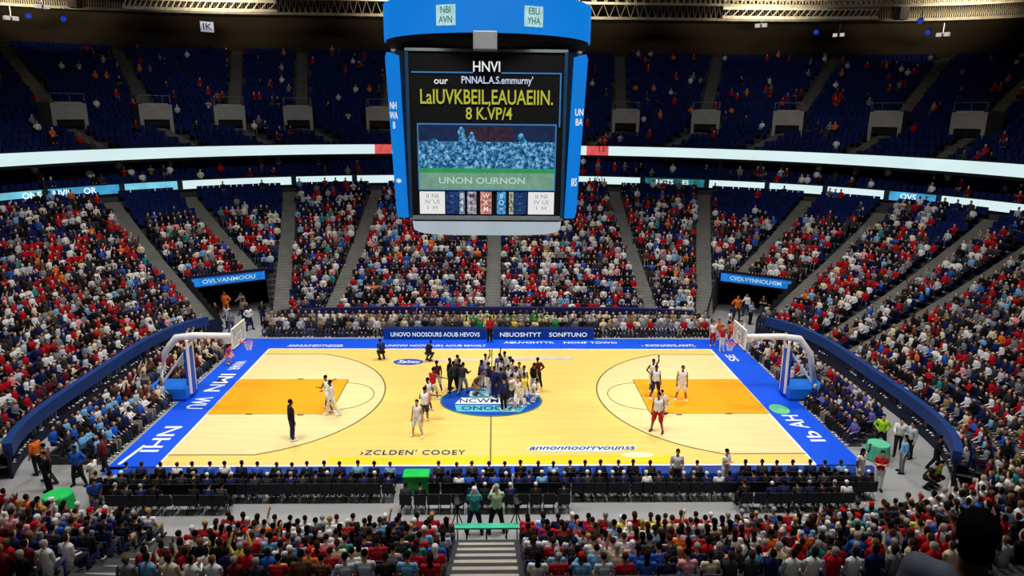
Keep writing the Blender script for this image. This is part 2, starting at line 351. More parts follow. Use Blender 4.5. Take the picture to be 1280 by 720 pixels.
# ---------------------------------------------------------------- scorers' table and courtside tables
def led_table(name, x0, x1, y, face, label, lettering=None, blue=None, cat='table', h=.76, group=None):
    t = empty(name, ((x0+x1)/2, y, 0)); tag(t, label, cat, group); w = x1-x0
    MB().box((0,0,h-.03), (w,.62,.05)).build('table_top', blue or navy, t, bevel=.01)
    MB().box((0,face*.29,h/2-.02), (w,.05,h-.06)).build('front_panel', glow('led_blue', (10,74,200), .35), t)
    for sx in (-1, 1): MB().box((sx*(w/2-.06),0,h/2-.03), (.05,.5,h-.06)).build('leg', black, t)
    if lettering: text('panel_lettering', lettering, .42, glow('led_white', (225,240,250), .9), T((0,face*.322,h*.48)) @ Rx(pi/2), t, width=w*.86)
    return t
led_table('scorers_table', -7.3, -.35, 9.85, -1, 'blue lit table board with white lettering at the far sideline, left of the centre line', 'UNOVO NOOSOURS AOUB HEVOVS')
led_table('scorers_table', .05, 6.9, 9.85, -1, 'blue lit table board at the far sideline, right of the centre line', 'NBUOSHTYT    SONFTUNO')
for i, (a, b, w) in enumerate(((-14.8,-9.6,'leftmost'),(-9.5,-4.3,'second from the left'),(-4.2,.9,'third from the left'),(1.0,6.3,'fourth from the left'),(6.4,11.2,'fifth from the left'),(11.3,16.3,'rightmost'))):
    led_table('courtside_table', a, b, -8.78, 1, 'long low navy courtside table along the near sideline, %s of six' % w, blue=mat('table_blue', (16,52,128), .5), h=.46, group='tables along the near sideline')
t = empty('green_case', (-2.95,-9.75,0)); tag(t, 'bright green equipment case on the near courtside row', 'case')
MB().box((0,0,.42), (1.0,.6,.8)).build('case_body', mat('case_green', (6,170,62), .5), t, bevel=.03)
MB().box((0,0,.85), (1.04,.64,.08)).build('lid', mat('case_green_lid', (10,190,72), .5), t, bevel=.02)
MB().tube([(-.15,-.3,.6),(-.15,-.36,.6),(.15,-.36,.6),(.15,-.3,.6)], .015, 6).build('handle', black, t)

# ---------------------------------------------------------------- hoops
def hoop(s, label):
    t = empty('basketball_hoop', (0,0,0)); tag(t, label, 'basketball hoop', 'basketball hoops')
    MB().box((s*17.0,0,.42), (2.1,1.5,.62)).box((s*17.0,0,.06), (2.0,1.4,.1)).build('padded_base', mat('hoop_blue', (20,110,215), .5, .08), t, bevel=.06)
    MB().box((s*15.98,0,1.45), (.30,.5,2.5), Matrix.Identity(4)).build('column_padding', mat('hoop_padding', (18,84,200), .5, .1), t, bevel=.05)
    MB().tube([(s*17.6,-.0,.7),(s*17.2,0,2.45),(s*16.5,0,3.3),(s*15.6,0,3.42),(s*13.55,0,3.42)], [.16,.17,.19,.17,.14], 10).build('boom_arm', white, t, smooth=True)
    MB().tube([(s*15.9,.3,.3),(s*15.85,.3,3.25)], .06, 8).tube([(s*15.9,-.3,.3),(s*15.85,-.3,3.25)], .08, 8).build('upright', white, t)
    MB().tube([(s*17.5,0,.75),(s*15.7,0,3.1)], .06, 8).build('brace', white, t)
    b = MB().box((s*13.25,0,3.5), (.04,1.83,1.07)).build('backboard', mat('board_glass', (220,230,235), .1, 0, alpha=.35), t)
    f = MB()
    for y, z, a, c in ((0,4.03,1.87,.05),(0,2.97,1.87,.05)): f.box((s*13.25,y,z), (.07,a,c))
    for y in (-.92, .92): f.box((s*13.25,y,3.5), (.07,.05,1.1))
    for y, z, a, c in ((0,3.62,.6,.045),(0,3.18,.6,.045),(-.29,3.4,.045,.44),(.29,3.4,.045,.44)): f.box((s*13.22,y,z), (.02,a,c))
    f.build('backboard_frame', white, b)
    MB().box((s*13.24,0,2.93), (.12,1.9,.1)).build('edge_padding', mat('hoop_padding', (18,84,200)), b)
    cx = s*12.78; n = 20
    MB().tube([(cx+.235*cos(2*pi*i/n), .235*sin(2*pi*i/n), 3.05) for i in range(n+1)], .02, 6).box((s*13.1,0,3.05),(.22,.12,.04)).build('rim', mat('rim_orange', (235,80,20), .4), t)
    net = MB()
    for i in range(12):
        for d in (1, -1):
            net.tube([(cx+(.23-.04*k)*cos(2*pi*(i+d*k*.5)/12), (.23-.04*k)*sin(2*pi*(i+d*k*.5)/12), 3.04-.14*k) for k in range(4)], .006, 4, cap=False)
    net.build('net', white, t)
hoop(-1, 'basketball hoop with white boom arm and blue base at the left baseline')
hoop(1, 'basketball hoop with white boom arm and blue base at the right baseline')

# ---------------------------------------------------------------- hanging scoreboard
def scoreboard():
    t = empty('hanging_scoreboard', (-.22,0,0)); tag(t, 'huge hanging video scoreboard with black screens, blue fins and a blue ring above', 'scoreboard')
    frame_m = mat('scoreboard_frame', (16,26,38), .5, .1); blk = glow('screen_black', (4,5,7), .6)
    H = 17.42; Bz = 10.1
    # tapered body: top half-width 3.55, bottom 3.3
    def octo(h, c): return [(-h+c,-h),(h-c,-h),(h,-h+c),(h,h-c),(h-c,h),(-h+c,h),(-h,h-c),(-h,-h+c)]
    m = MB(); n = 8; a, b = octo(3.72,.5), octo(3.95,.5)
    m.add([(x,y,Bz) for x,y in a]+[(x,y,H) for x,y in b], [tuple(range(7,-1,-1)), tuple(range(8,16))]+[(i,(i+1)%8,8+(i+1)%8,8+i) for i in range(8)])
    m.build('core', frame_m, t)
    lean = math.atan2(.23, H-Bz)
    sky = glow('screen_sky_blue', (4,122,216), .95, .06, .3); wht = glow('screen_white', (232,236,236), .95); yel = glow('screen_yellow', (190,190,60), .85)
    line = glow('screen_line', (62,128,190), .8)
    crowd = bpy.data.materials.new('screen_crowd'); crowd.use_nodes = True; nt = crowd.node_tree; bs = nt.nodes['Principled BSDF']
    tc = nt.nodes.new('ShaderNodeTexCoord'); no = nt.nodes.new('ShaderNodeTexNoise'); no.inputs['Scale'].default_value = 5.5; no.inputs['Detail'].default_value = 6; no.inputs['Roughness'].default_value = .75
    rp = nt.nodes.new('ShaderNodeValToRGB'); E_ = rp.color_ramp.elements
    E_[0].position = .40; E_[0].color = (*lin((14,44,74)),1); E_[1].position = .66; E_[1].color = (*lin((190,235,250)),1)
    x = rp.color_ramp.elements.new(.5); x.color = (*lin((30,120,180)),1)
    nt.links.new(tc.outputs['Object'], no.inputs['Vector']); nt.links.new(no.outputs['Fac'], rp.inputs['Fac'])
    nt.links.new(rp.outputs['Color'], bs.inputs['Emission Color']); bs.inputs['Emission Strength'].default_value = .85; bs.inputs['Specular IOR Level'].default_value = .1; bs.inputs['Base Color'].default_value = (.005,.005,.005,1)
    for side in range(4):
        # a side's frame: local x across, local z up the leaning face, origin at face bottom centre
        F = Rz(side*pi/2) @ T((0,-3.74,Bz)) @ Rx(lean)
        def P(name, u0, u1, v0, v1, d, m, parent, th=.05):
            q = MB().box(((u0+u1)/2, -d, (v0+v1)/2), (u1-u0, th, v1-v0), F); return q.build(name, m, parent)
        S = P('video_screen', -3.3, 3.3, .28, 7.28, .03, blk, t, .1)
        fr = MB()
        for u0,u1,v0,v1 in ((-3.45,3.45,7.28,7.4),(-3.45,3.45,.1,.28)): fr.box(((u0+u1)/2,-.06,(v0+v1)/2),(u1-u0,.16,v1-v0),F)
        fr.build('screen_bezel', mat('bezel_grey', (120,130,136), .4), S)
        ed = MB()
        for u in (-3.38, 3.38): ed.box((u,-.06,3.75),(.14,.18,7.1),F)
        ed.build('screen_bezel', mat('bezel_blue', (30,62,92), .4), S)
        # lines of the graphics
        P('screen_rule', -3.2, -.58, 6.40, 6.46, .10, line, S, .02); P('screen_rule', .62, 3.2, 6.40, 6.46, .10, line, S, .02)
        P('screen_rule', 3.14, 3.2, 4.2, 6.4, .10, line, S, .02)
        # game picture
        P('picture_panel', -3.02, 3.05, 1.42, 4.32, .095, line, S, .02)
        P('picture_panel', -2.96, 2.99, 3.4, 4.26, .11, glow('screen_navy', (20,42,84), .7, .3, 3), S, .02)
        P('picture_panel', -.9, 1.2, 3.3, 4.2, .12, glow('screen_dim_crowd', (60,40,60), .6, .6, 6), S, .02)
        P('picture_panel', -2.96, 2.99, 2.38, 3.55, .13, crowd, S, .02)
        for u, v, r in ((-1.1,3.95,.16),(-.65,3.75,.15),(1.5,3.75,.14),(-1.05,3.6,.2),(-.6,3.4,.22),(1.6,3.4,.22),(-2.3,3.4,.2),(.4,2.9,.2)):
            MB().prism([(u+r*cos(k*pi/4), -v-r*1.5*sin(k*pi/4)) for k in range(8)], .13, .15, F @ Rx(pi/2) @ Matrix.Scale(-1,4,(0,1,0))).build('picture_figure', crowd, S)
        P('picture_panel', -2.96, 2.99, 2.2, 2.40, .14, glow('screen_green', (50,160,90), .8, .15, 2), S, .02)
        P('picture_panel', -2.96, 2.99, 1.47, 2.2, .14, glow('screen_pale_floor', (128,172,150), .75, .12, 3), S, .02)
        G = lambda u, v, d=.125: F @ T((u,-d,v)) @ Rx(pi/2)
        text('screen_lettering', 'UNON OURNON', .4, glow('screen_ghost', (190,225,205), .85), G(-.2,1.85,.16), S, width=3.8)
        text('screen_lettering', 'HNVI', .6, wht, G(0,6.66), S, width=1.15)
        text('screen_lettering', 'our', .4, wht, G(-1.95,6.08), S, width=.6)
        text('screen_lettering', "PNNAL.A.S.emmurny'", .42, glow('screen_lilac', (200,214,240), .95), G(.45,6.12), S, width=3.05)
        text('screen_lettering', 'LaIUVKBEIL,EAUAEIIN.', .86, yel, G(0,5.40), S, width=5.7)
        text('screen_lettering', '8 K.VP/4', .72, yel, G(.1,4.72), S, width=2.0)
        # statistics strip
        cols = [(-2.98,-1.86,(236,238,236)),(-1.80,-1.25,(24,52,104)),(-1.22,-.98,(110,130,160)),(-.86,-.46,(170,160,180)),(-.28,.22,(190,130,120)),(.46,.86,(60,140,200)),(1.0,1.2,(160,160,140)),(1.22,1.8,(22,54,100)),(1.86,3.02,(236,238,236))]
        for k, (a, b, c) in enumerate(cols):
            P('statistics_panel', a, b, .36, 1.36, .10, glow('stat_%d' % k, c, .9, 0 if k in (0,8) else .75, 7), S, .03)
        for u, s in ((-2.42,'7'),(2.45,'8')): 
            text('statistics_lettering', 'II NI\nIV UI\nI  H', .26, glow('stat_grey', (170,175,180), .8), G(u,.9), S, width=.62)
        for u, s, c in ((-1.1,'0\n4\n6',(230,235,240)),(-.66,'M\nK\nE',(40,40,60)),(-.03,'W\nX\nM',(245,225,215)),(.66,'8\nO\n=',(190,225,240)),(1.1,'1\nA\nI',(60,60,50)),(1.5,'--\n--\n--',(70,110,150)),(-1.55,'~\n~\n.',(90,130,190))):
            text('statistics_lettering', s, .3, glow('sl_%d%d' % (c[0], c[1]), c, .9), G(u,.88), S)
        # corner fins
        for sx in ((-1, 1) if side % 2 == 0 else ()):
            M = F @ T((sx*3.52,-.02,0)) @ Rz(sx*radians(38))
            f = MB(); y0, y1 = -.02, .13
            pr = [(.1,.15),(.38,7.1),(1.0,7.25),(1.1,7.05),(.72,.35),(.62,.12)]
            vs = [M @ Vector((sx*u, y, v)) for y in (y0, y1) for u, v in pr]; k = len(pr)
            fc = [tuple(range(k)), tuple(range(2*k-1, k-1, -1))] + [(i, k+i, k+(i+1) % k, (i+1) % k) for i in range(k)]
            if sx < 0: fc = [q[::-1] for q in fc]
            f.add(vs, fc); w = f.build('side_fin', sky, t)
            text('fin_lettering', 'NH\nWA\nB' if sx < 0 else 'UN\nBA', .42, wht, M @ T((sx*.68,-.03,4.6)) @ Rx(pi/2), w, width=.5)
            text('fin_lettering', '\u2217' if sx < 0 else 'IRS', .5, wht, M @ T((sx*.5,-.03,1.75)) @ Rx(pi/2), w, width=.34)
    # bottom pod
    def lathe(name, prof, m, n=56, sx=1.):
        q = MB(); k = len(prof)
        for r, z in prof: q.v += [(r*cos(2*pi*i/n), r*sin(2*pi*i/n), z) for i in range(n)]
        for j in range(k-1): q.f += [(j*n+i, j*n+(i+1) % n, (j+1)*n+(i+1) % n, (j+1)*n+i) for i in range(n)]
        q.m = [0]*len(q.f); return q.build(name, m, t, smooth=False)
    def sq(name, lo, hi, e, m):
        # rounded-square pod: superellipse exponent e, (half width, z) pairs
        q = MB(); n = 64; prof = [lo, hi]
        for r, z in lo+hi: q.v += [(*se((r, r, e, 0), 2*pi*i/n+.001), z) for i in range(n)]
        k = len(lo+hi)
        for j in range(k-1): q.f += [(j*n+i, j*n+(i+1) % n, (j+1)*n+(i+1) % n, (j+1)*n+i) for i in range(n)]
        q.m = [0]*len(q.f); return q.build(name, m, t)
    sq('bottom_pod', [(0.01,9.4),(3.3,9.4),(3.5,9.44),(3.58,9.5)], [(3.66,10.2),(3.6,10.26),(.01,10.26)], 4.2, glow('pod_led', (184,198,208), .8, .05, .6))
    lathe('blue_ring', [(4.74,18.06),(4.86,18.06),(4.86,19.62),(4.74,19.62),(4.74,18.06)], sky)
    lathe('ring_soffit', [(4.8,18.09),(4.7,17.85),(4.45,17.62),(4.0,17.5),(.4,17.48)], black)
    lathe('ring_deck', [(4.74,19.5),(.3,19.5)], black)
    for a, s in ((-110,'NBI\nAVN'),(-66.5,'EBU\nYHA'),(70,'NBI\nAVN'),(120,'EBU\nYHA')):
        M = Rz(radians(a+90)) @ T((0,-4.88,18.74)) @ Rx(pi/2)
        q = MB().box((0,0,0),(.85,.8,.03),M).build('ring_logo', glow('ring_logo_pale', (180,225,225), .9, .2, 4), t)
        text('ring_logo_lettering', s, .38, glow('ring_logo_dark', (60,120,110) if a in (-110,70) else (150,150,60), .8), M @ T((0,0,.03)), q, width=.6)
    MB().box((-.05,-4.55,17.75),(1.0,.8,.75)).build('neck', mat('neck_grey', (120,122,124), .4, .06), t, bevel=.05)
    for x, y in ((-3,-3),(3,-3),(3,3),(-3,3)): MB().tube([(x,y,17.4),(x,y,18.5)], .12, 8).build('hanger_post', black, t)
    for x, y in ((-3,-3),(3,-3),(3,3),(-3,3)): MB().tube([(x,y,20.2),(x*1.4,y*1.4,31)], .05, 6).build('cable', black, t)
scoreboard()

# ---------------------------------------------------------------- ceiling catwalk
def catwalk():
    R = (60,42,4.5,.8); tm = mat('catwalk_beige', (168,156,128), .7, .2, 2)
    t = empty('catwalk_ceiling'); tag(t, kind='structure')
    def pt(ph, off, z):
        x, y = se(R, ph); d = Vector((x, y)).normalized(); return Vector((x+d.x*off, y+d.y*off, z-.45))
    P_ = [radians(24+i*1.0) for i in range(133)]
    pl = lambda off, z: [pt(p, off, z) for p in P_]
    MB().tube(pl(0,25.05), .16, 6).build('lower_chord', tm, t); MB().tube(pl(0,26.5), .14, 6).build('upper_chord', tm, t)
    MB().tube(pl(2.4,25.2), .13, 6).build('lower_chord', tm, t); MB().tube(pl(-3,27.4), .16, 6).build('upper_chord', tm, t); MB().tube(pl(-3,26.1), .12, 6).build('upper_chord', tm, t)
    d = MB(); w = MB()
    for a, b in zip(P_[:-1], P_[1:]):
        A, B, C_, D = pt(a,0,25.0), pt(b,0,25.0), pt(b,2.4,25.1), pt(a,2.4,25.1); d.add([A,B,C_,D,*[p-Vector((0,0,.06)) for p in (A,B,C_,D)]], [(0,1,2,3),(7,6,5,4)])
        n = 3
        for k in range(n):
            u, v = a+(b-a)*k/n, a+(b-a)*(k+1)/n
            w.tube([pt(u,0,25.05), pt((u+v)/2,0,26.5), pt(v,0,25.05)], .04, 4, cap=False)
            w.tube([pt(u,-3,26.1), pt((u+v)/2,-3,27.4), pt(v,-3,26.1)], .05, 4, cap=False)
        w.tube([pt(a,0,26.4), pt(a,-3,27.4)], .07, 4, cap=False); w.tube([pt(a,-3,27.4), pt(a,-9,29.5)], .09, 4, cap=False)
    d.build('walkway_deck', mat('deck_dark', (60,54,42), .8), t); w.build('truss_web', tm, t)
    for p0, p1 in ((112,97),(83,67)):   # brighter double girders behind the scoreboard
        g = MB(); Q = [radians(p0+(p1-p0)*i/24) for i in range(25)]
        for off, z in ((-1.6,25.1),(-1.6,26.0),(-1.6,26.9)): g.tube([pt(p, off, z) for p in Q], .17, 6)
        for i in range(24): g.tube([pt(Q[i],-1.6,25.1), pt(Q[i+1],-1.6,26.0), pt(Q[i],-1.6,26.9)], .08, 4, cap=False)
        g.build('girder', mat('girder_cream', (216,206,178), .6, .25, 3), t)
    for ph in (118, 64, 143, 36):
        MB().box((0,0,0),(.01,.01,.01)); c = pt(radians(ph), -1, 28); MB().box((c.x,c.y,28),(.9,.9,7)).build('hanger_box', mat('hanger_brown', (90,76,70), .8), t)
    return pt
cpt = catwalk()
# fixtures under the catwalk
def fixture(i, ph, off, z, kind, label):
    c = cpt(radians(ph), off, z); a = math.atan2(c.y, c.x)-pi/2
    if kind == 'lamp':
        t = empty('stage_light', c, a); tag(t, label, 'stage light', 'stage lights under the catwalk')
        MB().tube([(0,0,.9),(0,0,.3)], .04, 6).build('hanger', black, t)
        MB().tube([(0,.3,.15),(0,-.35,-.15)], [.2,.3], 12).build('housing', black, t)
        MB().tube([(0,-.36,-.155),(0,-.38,-.165)], [.27,.27], 12).build('lens', glow('lamp_blue', (30,60,190), .8) if 'blue' in label else glow('lamp_white', (225,225,220), 1.2), t)
    elif kind == 'twin':
        t = empty('floodlight', c, a); tag(t, label, 'floodlight', 'floodlights under the catwalk')
        MB().tube([(0,0,1.1),(0,0,.1)], .05, 6).build('hanger', steel, t)
        for x in (-.35, .35):
            MB().box((x,.1,0),(.5,.5,.4)).build('housing', mat('lamp_grey', (150,150,145), .6), t, bevel=.03); MB().box((x,-.17,-.02),(.42,.03,.32)).build('lens', glow('flood_white', (200,200,190), .9), t)
    else:
        t = empty('banner', c, a); tag(t, label, 'banner', 'small banners under the catwalk')
        MB().box((0,0,0),(1.3,.06,1.0)).build('cloth', mat('banner_pale', (190,196,215), .8), t); MB().tube([(-.7,0,.53),(.7,0,.53)], .03, 6).build('rod', steel, t)
        text('banner_lettering', 'IK' if 'letters' in label else 'V', .9, mat('banner_navy', (40,50,110), .8), T((0,-.045,0)) @ Rx(pi/2), t, width=.9)
for i, a in enumerate([(124.5,0,24.2,'lamp','stage light with blue lens, hanging at the far left of the catwalk'),(120,-1,24.0,'lamp','blue stage light hanging beside the pale twin floodlight on the left'),
    (127.5,-1,23.7,'twin','pale twin floodlight hanging from the left stretch of the catwalk'),(122.2,-.3,25.0,'twin','bright white floodlight just above the lower chord on the left'),
    (102.5,0,23.6,'banner','small pale banner with two dark letters hanging left of the scoreboard'),(72.2,0,23.6,'twin','pale twin floodlight hanging right of the scoreboard'),
    (74.7,0,24.0,'lamp','dim blue stage light hanging just right of the scoreboard'),(80.2,0,24.5,'twin','wide pale floodlight hanging close to the right of the scoreboard'),
    (60.2,0,23.9,'lamp','bright blue stage light hanging on the right stretch of the catwalk'),(57.8,-.5,23.5,'twin','tall stacked pale floodlight hanging at the right of the catwalk'),(61.6,0,25.0,'lamp','small white stage light above the blue one on the right')]): fixture(i, *a)

# ---------------------------------------------------------------- near stand
NR = 9; PITCH = .84
def ny(x, r): return -14.15 + 1.7*min(1.6, abs(x)/17)**4 - PITCH*r
def nz(r): return .45+.38*r
mb = MB(); XS = [-24+i*.75 for i in range(65)]
ST = [(-1.05,.85)]     # central stairs
def stair_l(y): return -10.25, .9    # diagonal stairs of the left block: centre x, half width
for r in range(NR):
    for a, b in zip(XS[:-1], XS[1:]):
        f = lambda x, k: (x, ny(x, k)+.55, )
        A, B, C_, D = (a, ny(a,r)+.55), (b, ny(b,r)+.55), (b, ny(b,r+1)+.55), (a, ny(a,r+1)+.55)
        z = nz(r); mb.add([(*A,z),(*B,z),(*C_,z),(*D,z),(*A,z-.38),(*B,z-.38)], [(3,2,1,0),(0,1,5,4)])
        if r == 0: mb.add([(*A,0),(*B,0),(*B,z),(*A,z)], [(0,1,2,3)])
tag(mb.build('near_stand_floor', concrete_dark), kind='structure')
mb = MB()
for k in range(NR*2):
    y = -13.6-PITCH*k/2; z = .45+.19*k; mb.box((-.1,y-PITCH/4,z/2-.05+.02),(1.9,PITCH/2,z-.0+.04))
tag(mb.build('stairs_floor', mat('stair_concrete', (170,164,150), .85, .1, 1)), kind='structure')
mb = MB()
for k in range(1, NR*2):
    y = -13.3-PITCH*k/2; z = .3+.19*k; x, h = stair_l(y); mb.box((x,y-PITCH/4,z/2),(h*2,PITCH/2,z+.08))
tag(mb.build('stairs_floor', mat('stair_concrete_grey', (150,148,146), .85, .1, 1)), kind='structure')
# upper part of the near stand, rising under the seat the photo is taken from
mb = MB(); z = nz(NR-1)
for k in range(18):
    y0 = -13.6-PITCH*NR-k*.86; mb.box((0, y0-.43+.0, (nz(NR-1)+.585*k)/2-.02), (48,.86,nz(NR-1)+.585*k))
tag(mb.build('upper_near_stand_floor', concrete_dark), kind='structure')
UPZ = lambda y: nz(NR-1)+.585*int((-y-13.6-PITCH*NR)/.86)
# green railing in front of the central stairs
t = empty('stair_landing_rail', (-.1,-13.3,0)); tag(t, 'low teal-trimmed rail across the head of the central stairs', 'railing')
MB().box((0,0,.78),(3.0,.3,.08)).build('top_board', mat('teal_board', (60,190,150), .6), t, bevel=.02)
for x in (-1.45,-.7,0,.7,1.45): MB().tube([(x,0,0),(x,0,.75)], .03, 6).build('post', black, t)

# ---------------------------------------------------------------- people
TMP = []
def blob(chains, voxel, ratio, smooth=2, name='m'):
    bm = bmesh.new()
    for ch in chains:
        for i, (p, r) in enumerate(ch):
            s = r if isinstance(r, tuple) else (r, r, r)
            bmesh.ops.create_icosphere(bm, subdivisions=2, radius=1, matrix=T(p) @ Matrix.Diagonal((*s, 1)))
            if i+1 < len(ch):
                q, r2 = ch[i+1]; r2 = r2 if not isinstance(r2, tuple) else min(r2); r1 = r if not isinstance(r, tuple) else min(r)
                d = Vector(q)-Vector(p)
                if d.length > 1e-4: bmesh.ops.create_cone(bm, cap_ends=True, segments=12, radius1=r1, radius2=r2, depth=d.length, matrix=T((Vector(p)+Vector(q))/2) @ d.to_track_quat('Z', 'Y').to_matrix().to_4x4())
    me = bpy.data.meshes.new(name); bm.to_mesh(me); bm.free()
    o = bpy.data.objects.new(name, me); COL.objects.link(o)
    m = o.modifiers.new('r', 'REMESH'); m.mode = 'VOXEL'; m.voxel_size = voxel
    m = o.modifiers.new('s', 'SMOOTH'); m.iterations = smooth; m.factor = .5
    m = o.modifiers.new('d', 'DECIMATE'); m.ratio = ratio
    bpy.context.view_layer.update()
    out = bpy.data.meshes.new_from_object(o.evaluated_get(bpy.context.evaluated_depsgraph_get()))
    bpy.data.objects.remove(o); bpy.data.meshes.remove(me)
    out.polygons.foreach_set('use_smooth', [True]*len(out.polygons)); out.name = name
    return out
V = Vector
def skeleton(kind, arms, legs='stand', lean=0., twist=0.):
    J = {}
    hz = .93 if kind == 'stand' else .5
    if legs == 'crouch': hz = .5
    pel = V((0, 0, hz)); up = V((0, sin(lean), cos(lean))); fw = V((0, cos(lean), -sin(lean)))
    J['pel'] = pel; J['up'] = up; J['fw'] = fw
    at = lambda x, y, z: pel + V((x, 0, 0)) + fw*y + up*z
    J['at'] = at
    for s, k in ((-1,'L'),(1,'R')):
        J['hip'+k] = pel+V((s*.095,0,-.02))
        if kind == 'sit': J['kn'+k] = V((s*.13,.44,.51)); J['an'+k] = V((s*.13,.42+.04*s,.09))
        elif legs == 'stride': J['kn'+k] = V((s*.1,.16*s+.05,.52)); J['an'+k] = V((s*.1,.30*s-.02,.12 if s < 0 else .09))
        elif legs == 'wide': J['kn'+k] = V((s*.17,.05,.5)); J['an'+k] = V((s*.24,-.02,.09))
        elif legs == 'crouch': J['kn'+k] = V((s*.16,.36,.46)); J['an'+k] = V((s*.13,.05,.09))
        else: J['kn'+k] = V((s*.1,.02,.5)); J['an'+k] = V((s*.11,-.02,.09))
        J['toe'+k] = J['an'+k]+V((s*.03,.16,-.05))
        J['sh'+k] = at(s*.18,-.01,.50)
        a = arms if isinstance(arms, str) else arms[0 if s < 0 else 1]
        e, w = {'down': ((.235,-.03,.22),(.24,.06,-.03)), 'lap': ((.235,-.02,.23),(.13,.25,.10)), 'clap': ((.24,.08,.25),(.04,.30,.33)),
                'up': ((.27,.06,.70),(.22,.12,.95)), 'phone': ((.22,.16,.30),(.08,.30,.50)), 'cross': ((.23,.06,.25),(-.02,.19,.30)),
                'hip': ((.33,-.06,.27),(.17,.04,.08)), 'out': ((.42,.05,.42),(.66,.12,.40)), 'front': ((.23,.12,.27),(.20,.38,.28))}[a]
        J['el'+k] = at(s*e[0], e[1], e[2]); J['wr'+k] = at(s*w[0], w[1], w[2])
    return J
def hand(w, e, s):
    d = (w-e).normalized(); side = d.cross(V((0,0,1))); side = side.normalized() if side.length > .2 else V((1,0,0)); n = side.cross(d)
    ch = [[(w, .026), (w+d*.05, .03), (w+d*.085, .031)], [(w+d*.08-side*.028, .017), (w+d*.08+side*.028, .017)]]
    for k, L in zip((-1.5,-.5,.5,1.5), (.030,.038,.041,.034)):
        b = w+d*.09+side*k*.021; ch.append([(b, .0105), (b+d*L-n*.006, .0098), (b+d*L*1.7-n*.026, .009), (b+d*L*2.0-n*.05, .008)])
    t = w+d*.025+side*s*.03; ch.append([(t, .013), (t+d*.035+side*s*.03-n*.01, .0115), (t+d*.07+side*s*.036-n*.022, .0095)])
    return ch
POSE = {}
def make_pose(key, kind, arms, legs='stand', lean=0., hair='short', bottom='long', top='shirt', coarse=False, hz=.71):
    J = skeleton(kind, arms, legs, lean); at = J['at']; body = []; shirt = []; pants = []
    body += [[(J['hipL'], .095), (J['hipR'], .095)], [(at(0,0,.02), .12), (at(0,0,.22), .115), (at(0,0,.38), .125)], [(at(-.08,0,.40), .105), (at(.08,0,.40), .105)],
             [(at(-.16,-.01,.49), .06), (at(.16,-.01,.49), .06)], [(at(0,-.01,.47), .07), (at(0,.01,.60), .052), (at(0,.02,.66), .055)]]
    hd = at(0,.02,hz)
    body += [[(hd+V((0,-.005,.045)), (.077,.093,.092))], [(hd+V((0,.03,-.045)), (.055,.062,.06))], [(hd+V((0,.098,-.005)), .014), (hd+V((0,.106,-.022)), .016)],
             [(hd+V((-.078,.0,0)), (.012,.02,.032))], [(hd+V((.078,.0,0)), (.012,.02,.032))], [(hd+V((-.02,.088,-.058)), .01), (hd+V((.02,.088,-.058)), .01)]]
    for s, k in ((-1,'L'),(1,'R')):
        body += [[(J['sh'+k], .056), (J['sh'+k].lerp(J['el'+k], .4), .049), (J['el'+k], .038), (J['el'+k].lerp(J['wr'+k], .3), .040), (J['wr'+k], .026)]] + hand(J['wr'+k], J['el'+k], -s)
        body += [[(J['hip'+k], .095), (J['hip'+k].lerp(J['kn'+k], .5), .078), (J['kn'+k], .056), (J['kn'+k].lerp(J['an'+k], .3), .058), (J['an'+k], .036)], [(J['an'+k]+V((0,-.03,-.04)), .04), (J['toe'+k], .036)]]
        pants += [[(J['hip'+k], .112), (J['hip'+k].lerp(J['kn'+k], .5), .095), (J['kn'+k], .076)]]
        if bottom == 'long': pants += [[(J['kn'+k], .075), (J['kn'+k].lerp(J['an'+k], .4), .072), (J['an'+k]+V((0,0,.01)), .056)]]
        else: pants += [[(J['kn'+k].lerp(J['hip'+k], .25), .105), (J['hip'+k].lerp(J['kn'+k], .6), .105)]]
        sl = .55 if top == 'shirt' else (1 if top == 'jacket' else 0)
        if sl: 
            e = J['el'+k]
            shirt += [[(J['sh'+k], .07), (J['sh'+k].lerp(e, .5 if sl < 1 else .9), .062)]]
            if sl == 1: shirt += [[(e, .053), (e.lerp(J['wr'+k], .9), .04)]]
    pants += [[(J['hipL'], .112), (J['hipR'], .112)], [(at(0,0,.0), .135), (at(0,0,.06), .135)]]
    shirt += [[(at(-.03,0,.05), .135), (at(-.03,0,.22), .13), (at(-.05,0,.38), .13)], [(at(.03,0,.05), .135), (at(.03,0,.22), .13), (at(.05,0,.38), .13)], [(at(-.09,0,.40), .118), (at(.09,0,.40), .118)],
              [(at(-.165,-.01,.485), .068), (at(.165,-.01,.485), .068)]]
    vox = .011 if coarse else .008
    b = blob(body, vox, .10 if not coarse else .1, 2, 'body'); n = len(b.polygons)
    bm = bmesh.new(); bm.from_mesh(b)
    for sx in (-1, 1): 
        r = bmesh.ops.create_icosphere(bm, subdivisions=1, radius=.011, matrix=T(hd+V((sx*.03,.083,.008))))
        for v in r['verts']:
            for f in v.link_faces: f.material_index = 1
    bm.to_mesh(b); bm.free()
    sh = blob(shirt, .016, .25, 3, 'top'); pa = blob(pants, .016, .25, 3, 'trousers' if bottom == 'long' else 'shorts')
    if hair == 'short': hc = [[(hd+V((0,-.014,.058)), (.087,.095,.096))]]
    elif hair == 'long': hc = [[(hd+V((0,-.016,.058)), (.09,.098,.098))], [(hd+V((0,-.065,0)), (.085,.05,.09)), (hd+V((0,-.085,-.16)), (.08,.04,.10))]]
    elif hair == 'crop': hc = [[(hd+V((0,-.012,.056)), (.083,.097,.094))], [(hd+V((0,-.045,-.02)), (.07,.056,.07))]]
    else: hc = [[(hd+V((0,-.012,.062)), (.089,.098,.09))], [(hd+V((0,.10,.065)), (.06,.06,.012))]]
    hr = blob(hc, .012, .4, 1, 'hair')
